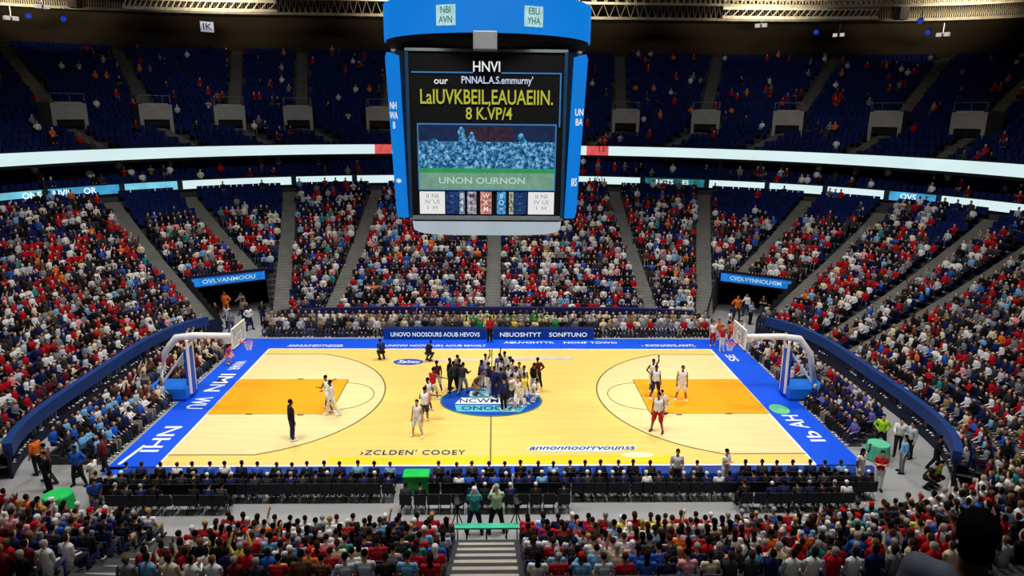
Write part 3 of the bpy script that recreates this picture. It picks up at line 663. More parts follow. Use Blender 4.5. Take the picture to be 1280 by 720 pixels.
    shoe = [blob([[(J['an'+k]+V((0,-.035,-.035)), .053), (J['toe'+k], .047)]], .014, .3, 1, 'shoe') for k in 'LR']
    for m in (b, sh, pa, hr, *shoe): m.materials.clear()
    b.materials.append(None); b.materials.append(None)
    for m in (sh, pa, hr, *shoe): m.materials.append(None)
    POSE[key] = (b, sh, pa, hr, shoe, hair)
make_pose('sit', 'sit', 'lap', lean=.08); make_pose('sit_long', 'sit', 'lap', lean=.02, hair='long'); make_pose('sit_clap', 'sit', 'clap', lean=.12)
make_pose('sit_jacket', 'sit', 'lap', lean=.15, top='jacket'); make_pose('sit_cap', 'sit', ('phone','lap'), lean=.05, hair='cap', top='jacket'); make_pose('sit_up', 'sit', ('up','lap'), lean=0)
make_pose('stand', 'stand', 'down', top='jacket'); make_pose('stand_hip', 'stand', 'hip', 'wide', top='jacket'); make_pose('stand_cross', 'stand', 'cross', top='shirt')
make_pose('walk', 'stand', ('down','front'), 'stride', lean=.06, top='jacket'); make_pose('player', 'stand', 'down', 'wide', bottom='short', top='vest')
make_pose('player_run', 'stand', ('front','out'), 'stride', lean=.12, bottom='short', top='vest'); make_pose('player_up', 'stand', ('up','hip'), 'stand', bottom='short', top='vest')
make_pose('crouch', 'stand', 'lap', 'crouch', lean=.45, top='shirt'); make_pose('stand_up', 'stand', ('up','down'), 'stand', top='shirt', hair='long')
make_pose('sit_man', 'sit', 'lap', lean=.0, hz=.675, hair='crop')
make_pose('camera_op', 'stand', ('phone','phone'), 'wide', top='jacket', hair='cap')

SKIN = {k: mat('skin_'+k, v, .6, .06, 8) for k, v in dict(pale=(232,190,165), tan=(205,155,122), brown=(150,100,72), dark=(92,58,42)).items()}
HAIR = {k: mat('hair_'+k, v, .95, .2, 12, spec=.03) for k, v in dict(black=(18,15,14), brown=(62,40,26), dark_brown=(38,26,19), blond=(176,140,86), grey=(160,158,156), white=(225,225,222), red=(190,24,28), navy=(20,36,92)).items()}
CLO = dict(red=(182,18,32), black=(18,18,22), white=(232,232,230), navy=(22,34,84), grey=(128,130,136), charcoal=(52,54,60), light_blue=(120,178,222), blue=(36,92,190), cream=(228,214,180), maroon=(104,24,36),
           orange=(232,112,34), yellow=(232,216,96), pink=(236,160,168), teal=(40,140,140), brown=(96,64,44), green=(26,150,70), silver=(190,196,204), pale_green=(176,205,170), neon=(176,226,40), magenta=(210,40,110), purple=(110,100,170), khaki=(150,130,96), jeans=(56,74,108))
def cm(c): return mat('cloth_'+c, CLO[c], .85, .14, 7)
EYE = mat('eye', (20,16,14), .3, 0); SHOE = {}
def person(name, label, cat, group, pose, loc, rz, skin='tan', hair='black', top='black', bot='charcoal', shoe='black', sc=1., parts=(1,1,1,1)):
    b, sh, pa, hr, so, hk = POSE[pose]
    o = bpy.data.objects.new(name, b); link(o); o.location = loc; o.rotation_euler = (0,0,rz); o.scale = (sc,)*3
    tag(o, label, cat, group)
    def setm(x, i, m): x.material_slots[i].link = 'OBJECT'; x.material_slots[i].material = m
    setm(o, 0, SKIN[skin]); setm(o, 1, EYE)
    for me, nm, m, on in ((sh, 'top', cm(top), parts[0]), (pa, pa.name.split('.')[0], cm(bot), parts[1]), (hr, 'cap' if hk == 'cap' else 'hair', HAIR[hair], parts[2]), (so[0], 'shoe', cm(shoe), parts[3]), (so[1], 'shoe', cm(shoe), parts[3])):
        if not on: continue
        c = bpy.data.objects.new(nm, me); link(c, o); setm(c, 0, m)
    return o
W_ = 'zero one two three four five six seven eight nine ten eleven twelve thirteen fourteen fifteen sixteen seventeen eighteen nineteen'.split()
def num(n): return W_[n] if n < 20 else ['twenty','thirty','forty','fifty','sixty'][n//10-2] + ('' if n % 10 == 0 else '-'+W_[n % 10])
def nth(n):
    sp = {1:'first',2:'second',3:'third',5:'fifth',8:'eighth',9:'ninth',12:'twelfth'}
    if n in sp: return sp[n]
    if n < 20: return W_[n]+'th'
    t = ['twenty','thirty','forty','fifty','sixty'][n//10-2]
    return t[:-1]+'ieth' if n % 10 == 0 else t+'-'+nth(n % 10)

# near stand: the 300 spectators that show largest, each on a seat
NEARC = ['black']*9+['charcoal']*4+['white']*7+['red']*7+['grey']*3+['navy']*4+['silver']*5+['light_blue']*3+['blue']*3+['maroon']*2+['cream']*2+['yellow','orange','pink','teal','brown']
CROWD = []   # low-detail crowd entries: (x, y, z, rz, scale, shirt, skin, hair, template)
spots = []
cw = lambda c: c.replace('_', ' ')
for r in range(NR-1):
    for side in (-1, 1):
        k = 0; x = (-1.4 if side < 0 else 1.25)
        while abs(x) < 23.5:
            y = ny(x, r); sx, h = stair_l(y)
            if side < 0 and abs(x-sx) < h+.3: x = sx-h-.35; continue
            k += 1; spots.append((r, side, k, x, y)); x += side*.53
hd = 0
spots.sort(key=lambda s: (0 if (s[0] in (0,1,2,3,4) and abs(s[3]) < 16.0) else 1, abs(s[3])))
# seat meshes
sm = MB(); sm.box((0,.0,.42),(.46,.42,.06)).box((0,-.23,.66),(.46,.05,.44)).box((0,-.05,.2),(.06,.3,.4)); sm.box((-.24,-.02,.55),(.03,.34,.04)).box((.24,-.02,.55),(.03,.34,.04))
proto = sm.build('stadium_seat', seat_navy, bevel=0); seat_mesh = proto.data; bpy.data.objects.remove(proto)
used = 0; clusterc = {}
for (r, side, k, x, y) in spots:
    ax = (x)/17; slope = 1.7*4*(ax**3)/17 if abs(ax) < 1.6 else 0
    rz = math.atan(slope)*.9; z = nz(r)
    key = (r//2, int((x+40)//1.3)); 
    if key not in clusterc: clusterc[key] = random.choice(NEARC)
    c = clusterc[key] if random.random() < .33 else random.choice(NEARC)
    if random.random() < .05: c = 'red'
    if random.random() < .03 : continue
    rank_w = nth(r+1); sd = 'left' if side < 0 else 'right'
    if used < 300:
        used += 1
        hair = random.choice(['black']*5+['dark_brown']*4+['brown']*3+['blond','grey','white']); skin = random.choice(['pale','tan','tan','brown','dark'])
        pose = random.choice(['sit']*4+['sit_long']*3+['sit_clap','sit_jacket','sit_jacket','sit_cap']+['sit_up']*(random.random() < .4))
        if pose == 'sit_cap': hair = random.choice(['black','red','white','navy'])
        lab = '%s-haired person in %s, %s row of near stand, %s seat %s of stairs' % (cw(hair), cw(c), rank_w, nth(k), sd)
        if pose == 'sit_cap': lab = 'person in %s cap and %s top, %s row, near stand, %s %s of stairs' % (hair, cw(c), rank_w, nth(k), sd)
        person('spectator', lab, 'spectator', 'spectators in the near stand', pose, (x+random.uniform(-.04,.04), y, z), rz+random.uniform(-.15,.15), skin, hair, c, random.choice(['jeans','black','khaki','charcoal']), random.choice(['white','black']), random.uniform(.94,1.06))
        s = bpy.data.objects.new('stadium_seat', seat_mesh); link(s); s.location = (x, y-.02, z); s.rotation_euler = (0,0,rz)
        tag(s, 'navy stadium seat, %s row of near stand, %s %s of central stairs' % (rank_w, nth(k), sd), 'seat', 'stadium seats of the near stand')
    else:
        CROWD.append((x, y, z, rz, random.uniform(.94,1.05), c, None, None, None))

# courtside rows, seen from behind
cmesh = MB(); cmesh.box((0,0,.43),(.44,.42,.07)).box((0,-.22,.66),(.44,.05,.40)); 
for x in (-.19,.19):
    cmesh.tube([(x,.18,.42),(x,-.24,0)], .014, 6).tube([(x,-.24,.88),(x,.2,0)], .014, 6)
cp = cmesh.build('padded_chair', mat('chair_black', (16,18,30), .6)); chair_mesh = cp.data; bpy.data.objects.remove(cp)
rowdefs = [(1,-9.5,[(-14.6,15.6)],.66,'front'),(2,-10.3,[(-15.3,-3.6),(-2.2,15.4)],.47,'second'),(3,-11.1,[(-14.2,-9.8),(-3.2,3.2),(9.9,14.2)],.5,'third')]
for rn, y, spans, sp, w in rowdefs:
    k = 0
    for a, b in spans:
        x = a
        while x <= b:
            k += 1
            if rn == 1 and ((-3.6 < x < -2.3) or any(abs(x-q) < .5 for q in (7.6,9.6,15.2,15.7))): x += sp; continue
            xx = x+random.uniform(-.05,.05); rz = random.uniform(-.2,.2)
            c = bpy.data.objects.new('padded_chair', chair_mesh); link(c); c.location = (xx, y, 0)
            tag(c, 'black padded folding chair, %s from the left in the %s courtside row' % (nth(k), w), 'chair', 'padded chairs along the near sideline')
            blue = rn == 2 and -3.5 < x < 3.3
            top = random.choice(['blue','navy','light_blue','navy','black'] if blue else ['black','black','charcoal','navy','black','navy'])
            if rn == 1: top = random.choice(['black','navy','navy','blue','charcoal','black','light_blue'])
            hair = random.choice(['black','black','grey','white','dark_brown','brown','white'] if rn > 1 else ['black','black','dark_brown','brown'])
            if random.random() < .04: top = 'white'
            if rn == 3 and random.random() < .2: x += sp; continue
            person('courtside_guest', '%s-haired person in %s seated %s from left in %s near courtside row' % (cw(hair), cw(top), nth(k), w), 'seated guest', 'people seated along the near sideline',
                   random.choice(['sit','sit_jacket','sit_jacket']), (xx, y+.03, 0), rz, random.choice(['pale','tan','brown','dark']), hair, top, 'black', 'black', random.uniform(.86,.93))
            x += sp

# players, staff and others on and round the floor
def P(name, label, cat, group, pose, x, y, face, **k): return person(name, label, cat, group, pose, (x, y, k.pop('z', .03)), radians(face), **k)
PL = 'players and staff on the court'
P('basketball_player','tall player in all-black warm-ups standing on the left lane line','player',PL,'stand',-9.2,-5.2,-60,top='black',bot='navy',skin='dark',hair='black',shoe='white',sc=1.15)
P('basketball_player','player in white warm-ups at the end of the left orange key','player',PL,'walk',-7.95,-2.5,100,top='white',bot='white',skin='dark',hair='black',shoe='white',sc=1.08)
P('basketball_player','player in white jersey partly behind the one at the left key','player',PL,'player_run',-8.3,-1.9,60,top='white',bot='white',skin='brown',shoe='white',sc=1.08)
line = [(-2.95,.35,'maroon','white'),(-3.1,-.75,'red','white'),(-3.2,-2.1,'white','pink'),(-3.25,-3.4,'white','charcoal'),(-3.45,-4.85,'white','white')]
for i,(x,y,a,b) in enumerate(line):
    P('basketball_player','player in %s top and %s shorts, %s from near end of file beside centre logo' % (a,b,nth(5-i)),'player',PL,['player','player_run'][i%2],x,y,[20,-30,60,0,160][i],top=a,bot=b,skin=['dark','brown','dark','brown','tan'][i],shoe='white',sc=1.06)
grp = [(-2.3,.9,'black','black','stand'),(-2.05,.4,'charcoal','black','stand_hip'),(-1.75,.75,'black','charcoal','stand_cross'),(-1.9,1.4,'grey','charcoal','stand'),(-1.55,.2,'charcoal','grey','walk'),
 (-.95,.15,'brown','khaki','crouch'),(-.55,.6,'purple','white','player'),(-.35,1.6,'white','purple','player_up'),(-.15,.25,'navy','white','stand_cross'),
 (.45,1.7,'purple','white','player'),(.75,2.0,'white','charcoal','player_up'),(.55,.9,'white','navy','player'),(.95,1.2,'white','white','player_run'),(1.15,.7,'silver','white','player'),
 (.15,-.35,'navy','navy','stand'),(.5,-.55,'navy','navy','stand_hip'),(.9,-.15,'white','purple','player'),(1.25,-.3,'white','charcoal','player_run'),(1.5,.25,'cream','white','player'),(1.75,-.25,'white','navy','player'),
 (.65,-1.9,'navy','black','stand'),(1.05,-1.5,'white','charcoal','player'),(1.4,-1.75,'white','white','player_run'),(1.7,-1.25,'yellow','white','player'),(2.1,-.75,'white','white','crouch'),(2.3,.15,'black','white','player'),
 (2.55,1.0,'maroon','black','stand_hip')]
for i,(x,y,a,b,ps) in enumerate(grp):
    pos = 'left edge' if x < -1.4 else ('middle' if x < .3 else 'right side')
    P('basketball_player','person in %s top and %s bottoms, %s from left in centre logo huddle' % (a,b,nth(1+sorted(q[0] for q in grp).index(x))),'player',PL,ps,x,y,random.uniform(0,360) if i>6 else random.uniform(-120,60),top=a,bot=b,skin=random.choice(['dark','brown','tan']),hair='black',shoe='white' if i > 5 else 'black',sc=1.03)
P('basketball_player','player in white with raised arm behind his teammate at the right key','player',PL,'player_up',8.85,.55,200,top='white',bot='white',skin='dark',shoe='white',sc=1.08)
P('basketball_player','player in white top and navy shorts at the corner of the right orange key','player',PL,'player',8.8,-.4,190,top='white',bot='navy',skin='dark',shoe='white',sc=1.08)
P('basketball_player','player in all white standing inside the right orange key','player',PL,'player',10.15,-.65,170,top='white',bot='white',skin='brown',shoe='white',sc=1.12)
P('basketball_player','player in white top and red shorts near the lower right of the key','player',PL,'player',8.0,-4.4,150,top='white',bot='red',skin='brown',hair='black',shoe='charcoal',sc=1.15)
P('basketball_player','crouching player in white and red socks beside the right key','player',PL,'crouch',8.95,-2.2,120,top='white',bot='white',skin='tan',shoe='maroon',sc=1.05)
P('photographer','person in navy crouching at the far sideline beside the blue oval logo','photographer','staff along the far sideline','crouch',-6.75,5.6,30,top='navy',bot='black',skin='dark',shoe='black')
P('photographer','dark clothed person sitting close to the right of the blue oval logo','photographer','staff along the far sideline','crouch',-3.95,5.35,-40,top='black',bot='charcoal',skin='dark',shoe='black')
P('referee','person in red top standing at the far end of the centre line','official','staff along the far sideline','stand',-.15,9.1,180,top='red',bot='black',skin='dark')
for i,(x,y,a,b) in enumerate([(14.6,8.3,'white','red'),(15.1,8.7,'orange','white'),(14.9,7.3,'red','white'),(15.9,8.5,'orange','red'),(16.5,8.4,'white','maroon')]):
    P('cheerleader','cheerleader in %s top and %s skirt, %s from left at far right apron corner' % (a,b,nth(i+1)),'cheerleader','cheerleaders at the far right corner',['stand_up','player'][i%2],x,y,180,top=a,bot=b,skin='tan',hair='brown',shoe='white',sc=.98)
P('cheerleader','cheerleader in magenta top sitting on the far left of the blue apron','cheerleader','cheerleaders at the far left corner','crouch',-16.0,4.9,-90,top='magenta',bot='pink',skin='tan',hair='brown',shoe='white')
P('steward','steward in bright orange jacket standing at the far left tunnel mouth','steward','stewards in orange','stand_hip',-19.6,14.6,160,z=.0,top='orange',bot='orange',skin='brown',sc=1.15)
P('steward','steward in bright orange jacket standing in the far right tunnel mouth','steward','stewards in orange','stand_hip',18.1,13.9,190,z=.0,top='orange',bot='charcoal',skin='tan',sc=1.15)
walkers = [(-20.4,16.2,'black'),(-18.7,15.4,'grey'),(-18.0,13.6,'khaki'),(-17.4,12.8,'navy'),(-16.9,11.6,'white'),(-18.5,11.9,'silver'),(-17.8,10.6,'grey'),(-16.4,12.9,'black'),(-19.5,12.6,'black'),
           (19.4,15.4,'white'),(20.4,14.8,'black'),(19.9,12.6,'cream'),(20.6,13.4,'black'),(17.2,12.3,'navy'),(16.6,11.0,'white'),(18.9,13.2,'light_blue')]
for i,(x,y,a) in enumerate(walkers):
    sd, j = ('left', i+1) if x < 0 else ('right', i-8)
    P('bystander','person in %s top standing before far %s tunnel, %s of that crowd' % (cw(a),sd,nth(j)),'bystander','people standing by the far tunnels',random.choice(['stand','walk','stand_cross','stand_hip']),x,y,random.uniform(120,240),z=0,top=a,bot=random.choice(['black','jeans','navy']),skin=random.choice(['tan','brown','dark']),shoe='black')
near = [(-18.0,-8.9,'brown','charcoal','walk'),(-17.2,-8.3,'light_blue','navy','stand'),(-16.7,-9.1,'blue','black','stand_hip'),(-18.9,-8.2,'orange','black','stand'),(-16.1,-8.2,'maroon','black','walk'),(-15.6,-9.9,'white','pink','stand_cross'),(-17.6,-9.6,'black','black','stand'),(-21.3,-9.3,'black','maroon','walk'),(-15.2,-10.6,'blue','charcoal','crouch'),
        (17.9,-6.2,'neon','black','stand_hip'),(18.5,-6.6,'white','black','walk'),(18.8,-7.0,'silver','black','stand'),(18.4,-9.3,'neon','black','crouch'),(18.0,-9.5,'black','black','crouch'),(19.15,-8.3,'black','black','walk'),(17.7,-8.3,'light_blue','grey','stand'),
        (20.6,-9.9,'white','charcoal','walk'),(21.1,-9.5,'silver','black','stand'),(20.1,-10.1,'maroon','black','stand_hip'),(21.7,-10.4,'white','navy','stand'),(22.6,-10.3,'navy','jeans','walk'),(23.4,-9.9,'red','jeans','stand'),(20.9,-11.0,'black','black','stand_cross'),
        (15.2,-9.5,'white','white','stand_up'),(15.9,-9.7,'red','white','stand_cross'),(7.6,-9.5,'white','charcoal','stand'),(9.6,-9.5,'white','white','stand_cross')]
for i,(x,y,a,b,ps) in enumerate(near):
    sd = 'left' if x < 0 else 'right'; wh = 'on grey floor past near %s corner' % sd if abs(x) > 16 else 'standing by the near courtside row'
    P('bystander','person in %s top, %s trousers, %s %s' % (cw(a),cw(b),{'crouch':'crouching','walk':'walking'}.get(ps,'standing') if abs(x)>16 else '',wh) ,'bystander','people on the grey floor round the court',ps,x,y,random.uniform(60,240),z=0,top=a,bot=b,skin=random.choice(['tan','brown','dark']),shoe='black',sc=1.0)
P('camera_operator','camera operator in blue shirt at the head of the central stairs','camera operator','camera crew at the central stairs','camera_op',-.55,-12.6,0,z=0,top='teal',bot='navy',skin='pale',hair='white',sc=1.08)
P('camera_operator','camera operator in pale green shirt at the head of the central stairs','camera operator','camera crew at the central stairs','camera_op',.25,-12.55,10,z=0,top='pale_green',bot='black',skin='tan',hair='grey',sc=1.12)
for x, w in ((-1.15,'left'),(.95,'right')):
    t = empty('tripod_camera', (x,-13.0,0), .1); tag(t, 'black broadcast camera on tripod, %s one at the central stairs' % w, 'camera', 'broadcast cameras at the central stairs')
    for k in range(3): MB().tube([(0,0,1.25),(.42*cos(k*2.1+.5),.42*sin(k*2.1+.5),0)], .022, 6).build('leg', black, t)
    MB().tube([(0,0,1.2),(0,0,1.38)], .05, 8).build('head_mount', black, t); MB().box((0,-.02,1.5),(.17,.42,.22)).build('camera_body', mat('camera_grey', (40,42,46), .5), t, bevel=.02)
    MB().tube([(0,.18,1.5),(0,.42,1.5)], [.07,.085], 10).build('lens', black, t); MB().box((.12,-.15,1.58),(.08,.14,.1)).build('viewfinder', black, t)
def rtable(x, y, col, label, r=.48, h=.74):
    t = empty('round_table', (x,y,0)); tag(t, label, 'table', 'green cloth-covered tables')
    q = MB(); n = 28; prof = [(.01,h),(r,h),(r+.02,h-.05)]; 
    for rr_, z in prof: q.v += [(rr_*cos(2*pi*i/n), rr_*sin(2*pi*i/n), z) for i in range(n)]
    q.v += [((r+.05+.05*(i % 2))*cos(2*pi*i/n), (r+.05+.05*(i % 2))*sin(2*pi*i/n), .04) for i in range(n)]
    for j in range(3): q.f += [(j*n+i, j*n+(i+1) % n, (j+1)*n+(i+1) % n, (j+1)*n+i) for i in range(n)]
    q.m = [0]*len(q.f); q.build('tablecloth', col, t)
    MB().tube([(0,0,0),(0,0,h-.03)], .05, 8).build('pedestal', steel, t)
rtable(-16.35,-11.0, mat('cloth_bright_green', (24,190,88), .7), 'round table under bright green cloth near the bottom left corner of the court')
rtable(17.35,-7.0, mat('cloth_sea_green', (90,190,150), .7), 'round table under sea green cloth past the bottom right corner of the court', .45)

# the man close to the camera
zf = UPZ(-32.2); ms = 1.0
man = person('person', 'dark-haired man in grey shirt seen from behind close to the camera', 'person', None, 'sit_man', (2.16,-32.25,13.145-1.195), radians(-30), 'brown', 'black', 'charcoal', 'black', 'black', 1.03)
[c for c in man.children if c.name.startswith('top')][0].material_slots[0].material = mat('shirt_slate', (110,116,132), .9, .1, 20)
t = bpy.data.objects.new('stadium_seat', seat_mesh); link(t); t.location = (2.16,-32.27,13.145-1.195)
tag(t, 'navy stadium seat under the man close to the camera', 'seat')
tag(MB().box((2.2,-32.2,(11.965+zf-.6)/2),(3.0,1.3,11.965-zf+.6)).build('seat_platform_floor', concrete_dark), kind='structure')

# ---------------------------------------------------------------- crowd and seats as stuff
def lp_tube(pts, rs, n, ry=1.):
    pts = [np.array(p, float) for p in pts]; vs = []
    for i, p in enumerate(pts):
        d = pts[min(i+1, len(pts)-1)]-pts[max(i-1, 0)]; d /= np.linalg.norm(d)
        h = np.array([0,0,1.]) if abs(d[2]) < .9 else np.array([0,1.,0]); a = np.cross(d, h); a /= np.linalg.norm(a); b = np.cross(d, a)
        r = rs[i] if not isinstance(rs[i], tuple) else rs[i]
        r1, r2 = (r if isinstance(r, tuple) else (r, r))
        for k in range(n): vs.append(p + a*cos(2*pi*k/n)*r1 + b*sin(2*pi*k/n)*r2)
    fs = [(i*n+k, i*n+(k+1) % n, (i+1)*n+(k+1) % n, (i+1)*n+k) for i in range(len(pts)-1) for k in range(n)]
    return vs, fs
def template(arm):
    Vt, Ft, Ct = [], [], []
    def add(vs, fs, c):
        b = len(Vt); Vt.extend(vs); Ft.extend([tuple(b+i for i in f) for f in fs]); Ct.extend([c]*len(fs))
    add(*lp_tube([(0,0,.38),(0,.0,.42),(0,.01,.75),(0,.02,.98),(0,.02,1.06),(0,.02,1.07)], [(.02,.02),(.17,.13),(.165,.12),(.21,.12),(.10,.07),(.01,.01)], 8), 0)
    add(*lp_tube([(0,.03,1.04),(0,.04,1.12),(0,.045,1.19),(0,.04,1.27),(0,.03,1.31)], [.045,.06,.082,.075,.02], 8), 1)
    add(*lp_tube([(0,.0,1.13),(0,.005,1.2),(0,.01,1.29),(0,.02,1.345)], [.05,.088,.085,.02], 8), 2)
    for s in (-1, 1):
        if arm == 0: P_ = [(s*.19,0,1.0),(s*.25,-.02,.74),(s*.14,.24,.62)]
        elif arm == 1: P_ = [(s*.19,0,1.0),(s*.27,.1,.80),(s*.05,.30,.92)]
        else: P_ = [(s*.19,0,1.0),(s*.3,.05,1.2),(s*.22,.12,1.45)]
        add(*lp_tube(P_, [.06,.05,.035], 5), 0)
        a, b = np.array(P_[1]), np.array(P_[2]); d = (b-a)/np.linalg.norm(b-a); add(*lp_tube([b-d*.01, b+d*.07, b+d*.14], [.03,.042,.012], 5), 1)
        add(*lp_tube([(s*.1,0,.48),(s*.13,.44,.5),(s*.13,.45,.46),(s*.13,.43,.06)], [.09,.07,.06,.045], 5), 3)
        add(*lp_tube([(s*.13,.38,.05),(s*.14,.5,.045),(s*.14,.58,.03)], [.05,.045,.01], 5), 4)
    return np.array(Vt, np.float32), np.array(Ft, np.int64), np.array(Ct)
TPL = [template(0), template(1), template(2)]
def stuff_mesh(name, entries, tpls, colours, m, label, cat):
    """entries: arrays loc(n,3), rz, sc, tid, col(n, ncol, 3)"""
    Vs, Fs, Cs = [], [], []; base = 0
    for ti, (Vt, Ft, Ct) in enumerate(tpls):
        idx = np.nonzero(entries['tid'] == ti)[0]
        if not len(idx): continue
        a = entries['rz'][idx]; c, s = np.cos(a), np.sin(a); k = entries['sc'][idx]
        X = Vt[None,:,0]*c[:,None]-Vt[None,:,1]*s[:,None]; Y = Vt[None,:,0]*s[:,None]+Vt[None,:,1]*c[:,None]; Zz = np.broadcast_to(Vt[None,:,2], X.shape)
        P_ = np.stack([X,Y,Zz], -1)*k[:,None,None]+entries['loc'][idx][:,None,:]
        n = len(idx); Vs.append(P_.reshape(-1,3)); Fs.append((Ft[None]+(np.arange(n)*len(Vt))[:,None,None]+base).reshape(-1,4)); Cs.append(entries['col'][idx][:,Ct].reshape(-1,3)); base += n*len(Vt)
    Vv = np.concatenate(Vs).astype(np.float32); Ff = np.concatenate(Fs).astype(np.int32); Cc = np.concatenate(Cs)
    me = bpy.data.meshes.new(name); me.vertices.add(len(Vv)); me.vertices.foreach_set('co', Vv.ravel())
    me.loops.add(Ff.size); me.loops.foreach_set('vertex_index', Ff.ravel()); me.polygons.add(len(Ff)); me.polygons.foreach_set('loop_start', np.arange(0, Ff.size, 4, dtype=np.int32))
    me.update(calc_edges=True)
    at = me.attributes.new('tint', 'FLOAT_COLOR', 'FACE'); at.data.foreach_set('color', np.concatenate([Cc, np.ones((len(Cc),1))], 1).astype(np.float32).ravel())
    me.polygons.foreach_set('use_smooth', np.ones(len(Ff), bool)); me.materials.append(m)
    o = bpy.data.objects.new(name, me); link(o); return tag(o, label, cat, kind='stuff')
def tintmat(name):
    m = bpy.data.materials.new(name); m.use_nodes = True; nt = m.node_tree; b = nt.nodes['Principled BSDF']
    a = nt.nodes.new('ShaderNodeAttribute'); a.attribute_name = 'tint'; nt.links.new(a.outputs['Color'], b.inputs['Base Color']); b.inputs['Roughness'].default_value = .85; b.inputs['Specular IOR Level'].default_value = .15
    return m
def aph(A, t, F):
    return aphi(A, t, F) if A[1]-.02 <= t <= A[3]+.03 else None
def walk(F, n, i, p0, p1, sp, aisles, gap, holes=(), i0=8):
    """positions along row i of a tier"""
    t = (i+.42)/n; ds = radians(.1); out = []; acc = random.uniform(0, sp); ph = radians(p0); P_ = F(ph, t)
    av = [radians(a) for a in (aph(A, t, F) for A in aisles) if a is not None]
    apts = [F(a, t) for a in av]
    while ph < radians(p1):
        ph += ds; Q = F(ph, t); acc += math.hypot(Q[0]-P_[0], Q[1]-P_[1]); P0 = P_; P_ = Q
        if acc >= sp:
            acc -= sp; d = math.degrees(ph)
            if i < i0 and any(a-.8 < d < b+.8 for a, b in holes): continue
            if any(math.hypot(Q[0]-p[0], Q[1]-p[1]) < gap for p in apts): continue
            tx, ty = Q[0]-P0[0], Q[1]-P0[1]; rz = math.atan2(ty, tx)   # tangent runs counterclockwise, the court lies to its left
            out.append((Q[0], Q[1], F(0, i/n)[2], rz, d, t))
    return out
LOWC = ['white']*16+['silver']*9+['grey']*12+['black']*27+['charcoal']*15+['red']*15+['navy']*11+['maroon']*5+['light_blue']*3+['blue']*3+['cream']*3+['pink']*1+['teal','brown','orange','khaki']
seats = []
from mathutils import noise as mnoise
for i in range(NL):
    for (x, y, z, rz, d, t) in walk(low, NL, i, -31, 205, .45, LA, .72, HOLES):
        nv = mnoise.noise((x*.23, y*.23, 3.1)); occ = .93
        top = t > .78
        if t > .72: occ = .93-1.6*(t-.72)-.9*max(0, nv)
        if t > .8 and (118 < d < 143 or 40 < d < 63): occ = .06
        if random.random() < occ:
            rc_ = .5 if nv > .25 else (0 if nv > -.1 else -.1)
            c = 'red' if random.random() < rc_*.5 else random.choice(LOWC)
            CROWD.append((x, y, z, rz, random.uniform(.84,.96), c, None, None, None))
        seats.append((x, y, z, rz))
for i in range(6):
    for (x, y, z, rz, d, t) in walk(club, 6, i, -6, 186, .5, [], .7):
        if random.random() < .16+.3*max(0, mnoise.noise((x*.15,y*.15,9))): CROWD.append((x, y, z, rz, .95, random.choice(['black','navy','charcoal','maroon','red','white','grey']), None, None, None))
        seats.append((x, y, z, rz))
for i in range(NU):
    for (x, y, z, rz, d, t) in walk(upper, NU, i, 8, 172, .5, UA+UA0, .85):
        if .1 < t < .32 and any(math.hypot(x-q[0], y-q[1]) < 1.7 for q in [upper(radians(A[0]), .215) for A in UA]): continue
        nv = mnoise.noise((x*.22, y*.22, 5)); p = .05+.55*max(0, nv-.05)*(1.25-t)
        if abs(d-90) > 42: p *= .5
        if random.random() < p: CROWD.append((x, y, z, rz, .95, random.choice(['red','red','red','maroon','white','silver','black','charcoal','navy','orange','grey']), None, None, None))
        seats.append((x, y, z, rz))
# floor-level rows: far sideline press rows and the two baseline stands
for r in range(3):
    y = 10.5+r*.72; z = r*.05; x = -15.4
    while x < 15.4:
        g = -2.5 < x < 4.6
        c = random.choice(['pale_green','yellow','green','cream','grey','khaki'] if g else ['silver','white','grey','charcoal','black','cream','grey','khaki'])
        if r == 0 and random.random() < .25: c = 'red' if x > 7 else 'charcoal'
        CROWD.append((x, y, z, pi, random.uniform(.9,1), c, None, None, None)); x += .47
    tag(MB().box((0,y-.1,z/2),(31.4,.72,max(z,.01))).build('riser_floor', concrete_dark), kind='structure')
for s in (-1, 1):
    for r in range(4):
        x0 = s*(17.0+r*.6) if s < 0 else (16.95+r*.55); z = .06+.12*r
        ya, yb = (-7.4,7.0) if s < 0 else (-5.9+.3*r,7.4-.2*r)
        mbx = MB(); 
        for a, b in ((ya, -1.0), (1.0, yb)) if r < 3 else ((ya, yb),):
            mbx.box((x0,(a+b)/2,z/2),(.62,b-a,z))
            y = a+.25
            while y < b-.1:
                if s < 0: c = random.choice(['white','cream','grey','black','maroon','brown','silver','black'] if y > -3 else ['light_blue','navy','white','charcoal','black','blue'])
                else: c = random.choice(['navy','navy','charcoal','silver','black','navy','purple'] if y < -.5 else ['white','grey','black','cream','silver','navy','red'])
                CROWD.append((x0, y, z, pi/2 if s > 0 else -pi/2, random.uniform(.88,.98), c, None, None, None)); y += .46
        tag(mbx.build('riser_floor', concrete_dark), kind='structure')
C_ = {k: lin(v) for k, v in CLO.items()}
SK = [lin(c) for c in ((236,196,172),(225,178,150),(205,155,122),(150,100,72),(92,58,42))]
HR = [lin(c) for c in ((16,14,14),(22,18,16),(40,28,20),(70,46,30),(120,90,60),(170,165,160))]
n = len(CROWD); ent = dict(loc=np.array([c[:3] for c in CROWD], float), rz=np.array([c[3] for c in CROWD])+RNG.normal(0,.18,n), sc=np.array([c[4] for c in CROWD]), tid=RNG.choice([0,0,0,0,1,1,2], n, p=[.2,.2,.2,.2,.08,.08,.04]))
bl = [lin((60,70,100)), lin((20,20,24)), lin((36,40,60)), lin((120,110,96))]
ent['col'] = np.array([[C_[c[5]], random.choice(SK), random.choice(HR), random.choice(bl), random.choice([lin((220,220,220)), lin((20,20,20))])] for c in CROWD])
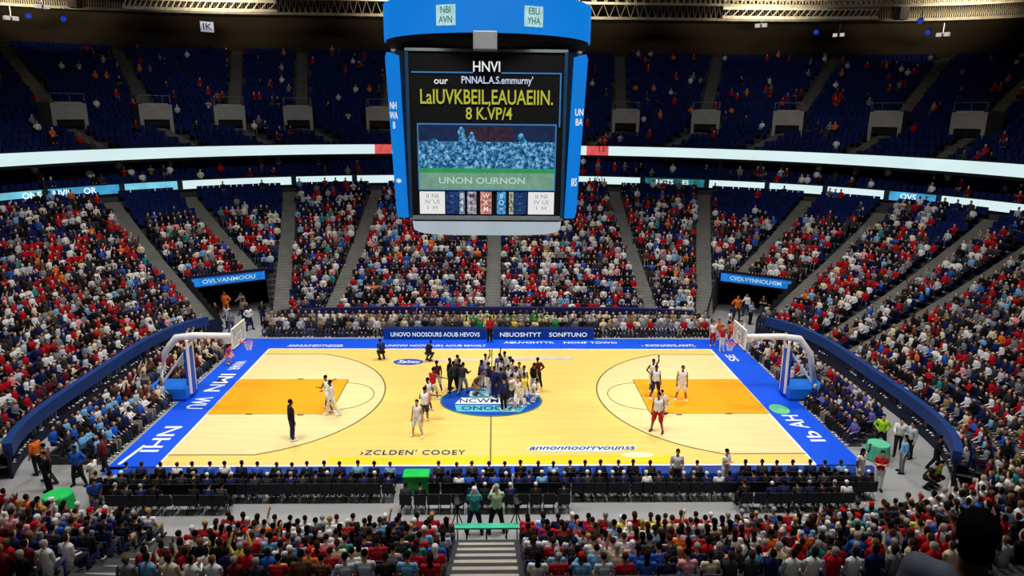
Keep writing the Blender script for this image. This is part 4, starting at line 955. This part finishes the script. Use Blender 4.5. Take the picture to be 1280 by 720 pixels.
stuff_mesh('spectator_crowd', ent, TPL, None, tintmat('crowd_cloth'), 'dense seated crowd in red, white and dark clothes filling the stands all round the court', 'crowd')
# empty and occupied seats of the big tiers
def boxt(b):
    Vt, Ft = [], []
    for c, d in b:
        q = MB().box(c, d); k = len(Vt); Vt += q.v; Ft += [tuple(k+i for i in f) for f in q.f]
    return np.array(Vt, np.float32), np.array(Ft), np.zeros(len(Ft), int)
st = boxt([((0,.02,.4),(.42,.36,.06)), ((0,-.2,.63),(.42,.05,.42))])
n = len(seats); sb = np.array(lin((11,30,88)))
es = dict(loc=np.array([s[:3] for s in seats], float), rz=np.array([s[3] for s in seats]), sc=np.ones(n), tid=np.zeros(n, int), col=(sb[None,:]*RNG.uniform(.75,1.2,(n,1)))[:,None,:])
o = stuff_mesh('empty_stadium_seats', es, [st], None, tintmat('seat_tint'), 'rows of dark blue stadium seats filling the lower, club and upper tiers', 'seats')
o.data.polygons.foreach_set('use_smooth', np.zeros(len(o.data.polygons), bool))
print('crowd', len(CROWD), 'seats', n, 'individual', used)

# ---------------------------------------------------------------- light
def area(name, loc, aim, size, power, col=(1,.97,.92), spread=pi):
    l = bpy.data.lights.new(name, 'AREA'); l.energy = power; l.color = col; l.shape = 'RECTANGLE'; l.size, l.size_y = size; l.spread = spread
    o = bpy.data.objects.new(name, l); link(o); o.location = loc; o.rotation_euler = (Vector(aim)-Vector(loc)).to_track_quat('-Z','Y').to_euler(); return o
for x in (-15, 0, 15):
    for y in (-11, 11): area('arena_light', (x, y, 28), (x*.85, y*.4, 0), (7,3), 1400, spread=radians(100))
for x, y, ax, ay in ((-14,4,-30,14),(14,4,30,14),(0,6,0,24)): area('stand_fill_light', (x, y, 27), (ax, ay, 5), (6,3), 620, (1,.95,.92), spread=radians(85))  # added fill lamps, unseen, that brighten the lower bowl
for x in (-30, 0, 30): area('stand_fill_light', (x*.6, 12, 28), (x, 44, 16), (5,2), 230, (.95,.97,1), spread=radians(70))  # more added fill, lifts the upper deck
area('stand_fill_light', (0,-8,27), (0,-19,2), (16,3), 380, spread=radians(100))  # added fill over the near stand
area('added_overhead_fill', (1,-31,30), (1,-31,0), (8,2), 330, spread=radians(110))  # unseen lamp added overhead to brighten the man and the rows near him
for x in (-44,-26,-9, 9, 26,44): area('catwalk_fill_light', (x, 33-abs(x)*.08, 23), (x*1.1, 46, 30), (4,1), 520, (1,.9,.76), spread=radians(62))  # area lamps added to brighten the trusses and brown wall
w = bpy.data.worlds.new('world'); SC.world = w; w.use_nodes = True; w.node_tree.nodes['Background'].inputs[0].default_value = (.55,.62,.8,1); w.node_tree.nodes['Background'].inputs[1].default_value = .02
SC.view_settings.view_transform = 'Standard'; SC.view_settings.look = 'None'; SC.view_settings.exposure = 0; SC.view_settings.gamma = 1; SC.view_settings.use_curve_mapping = False
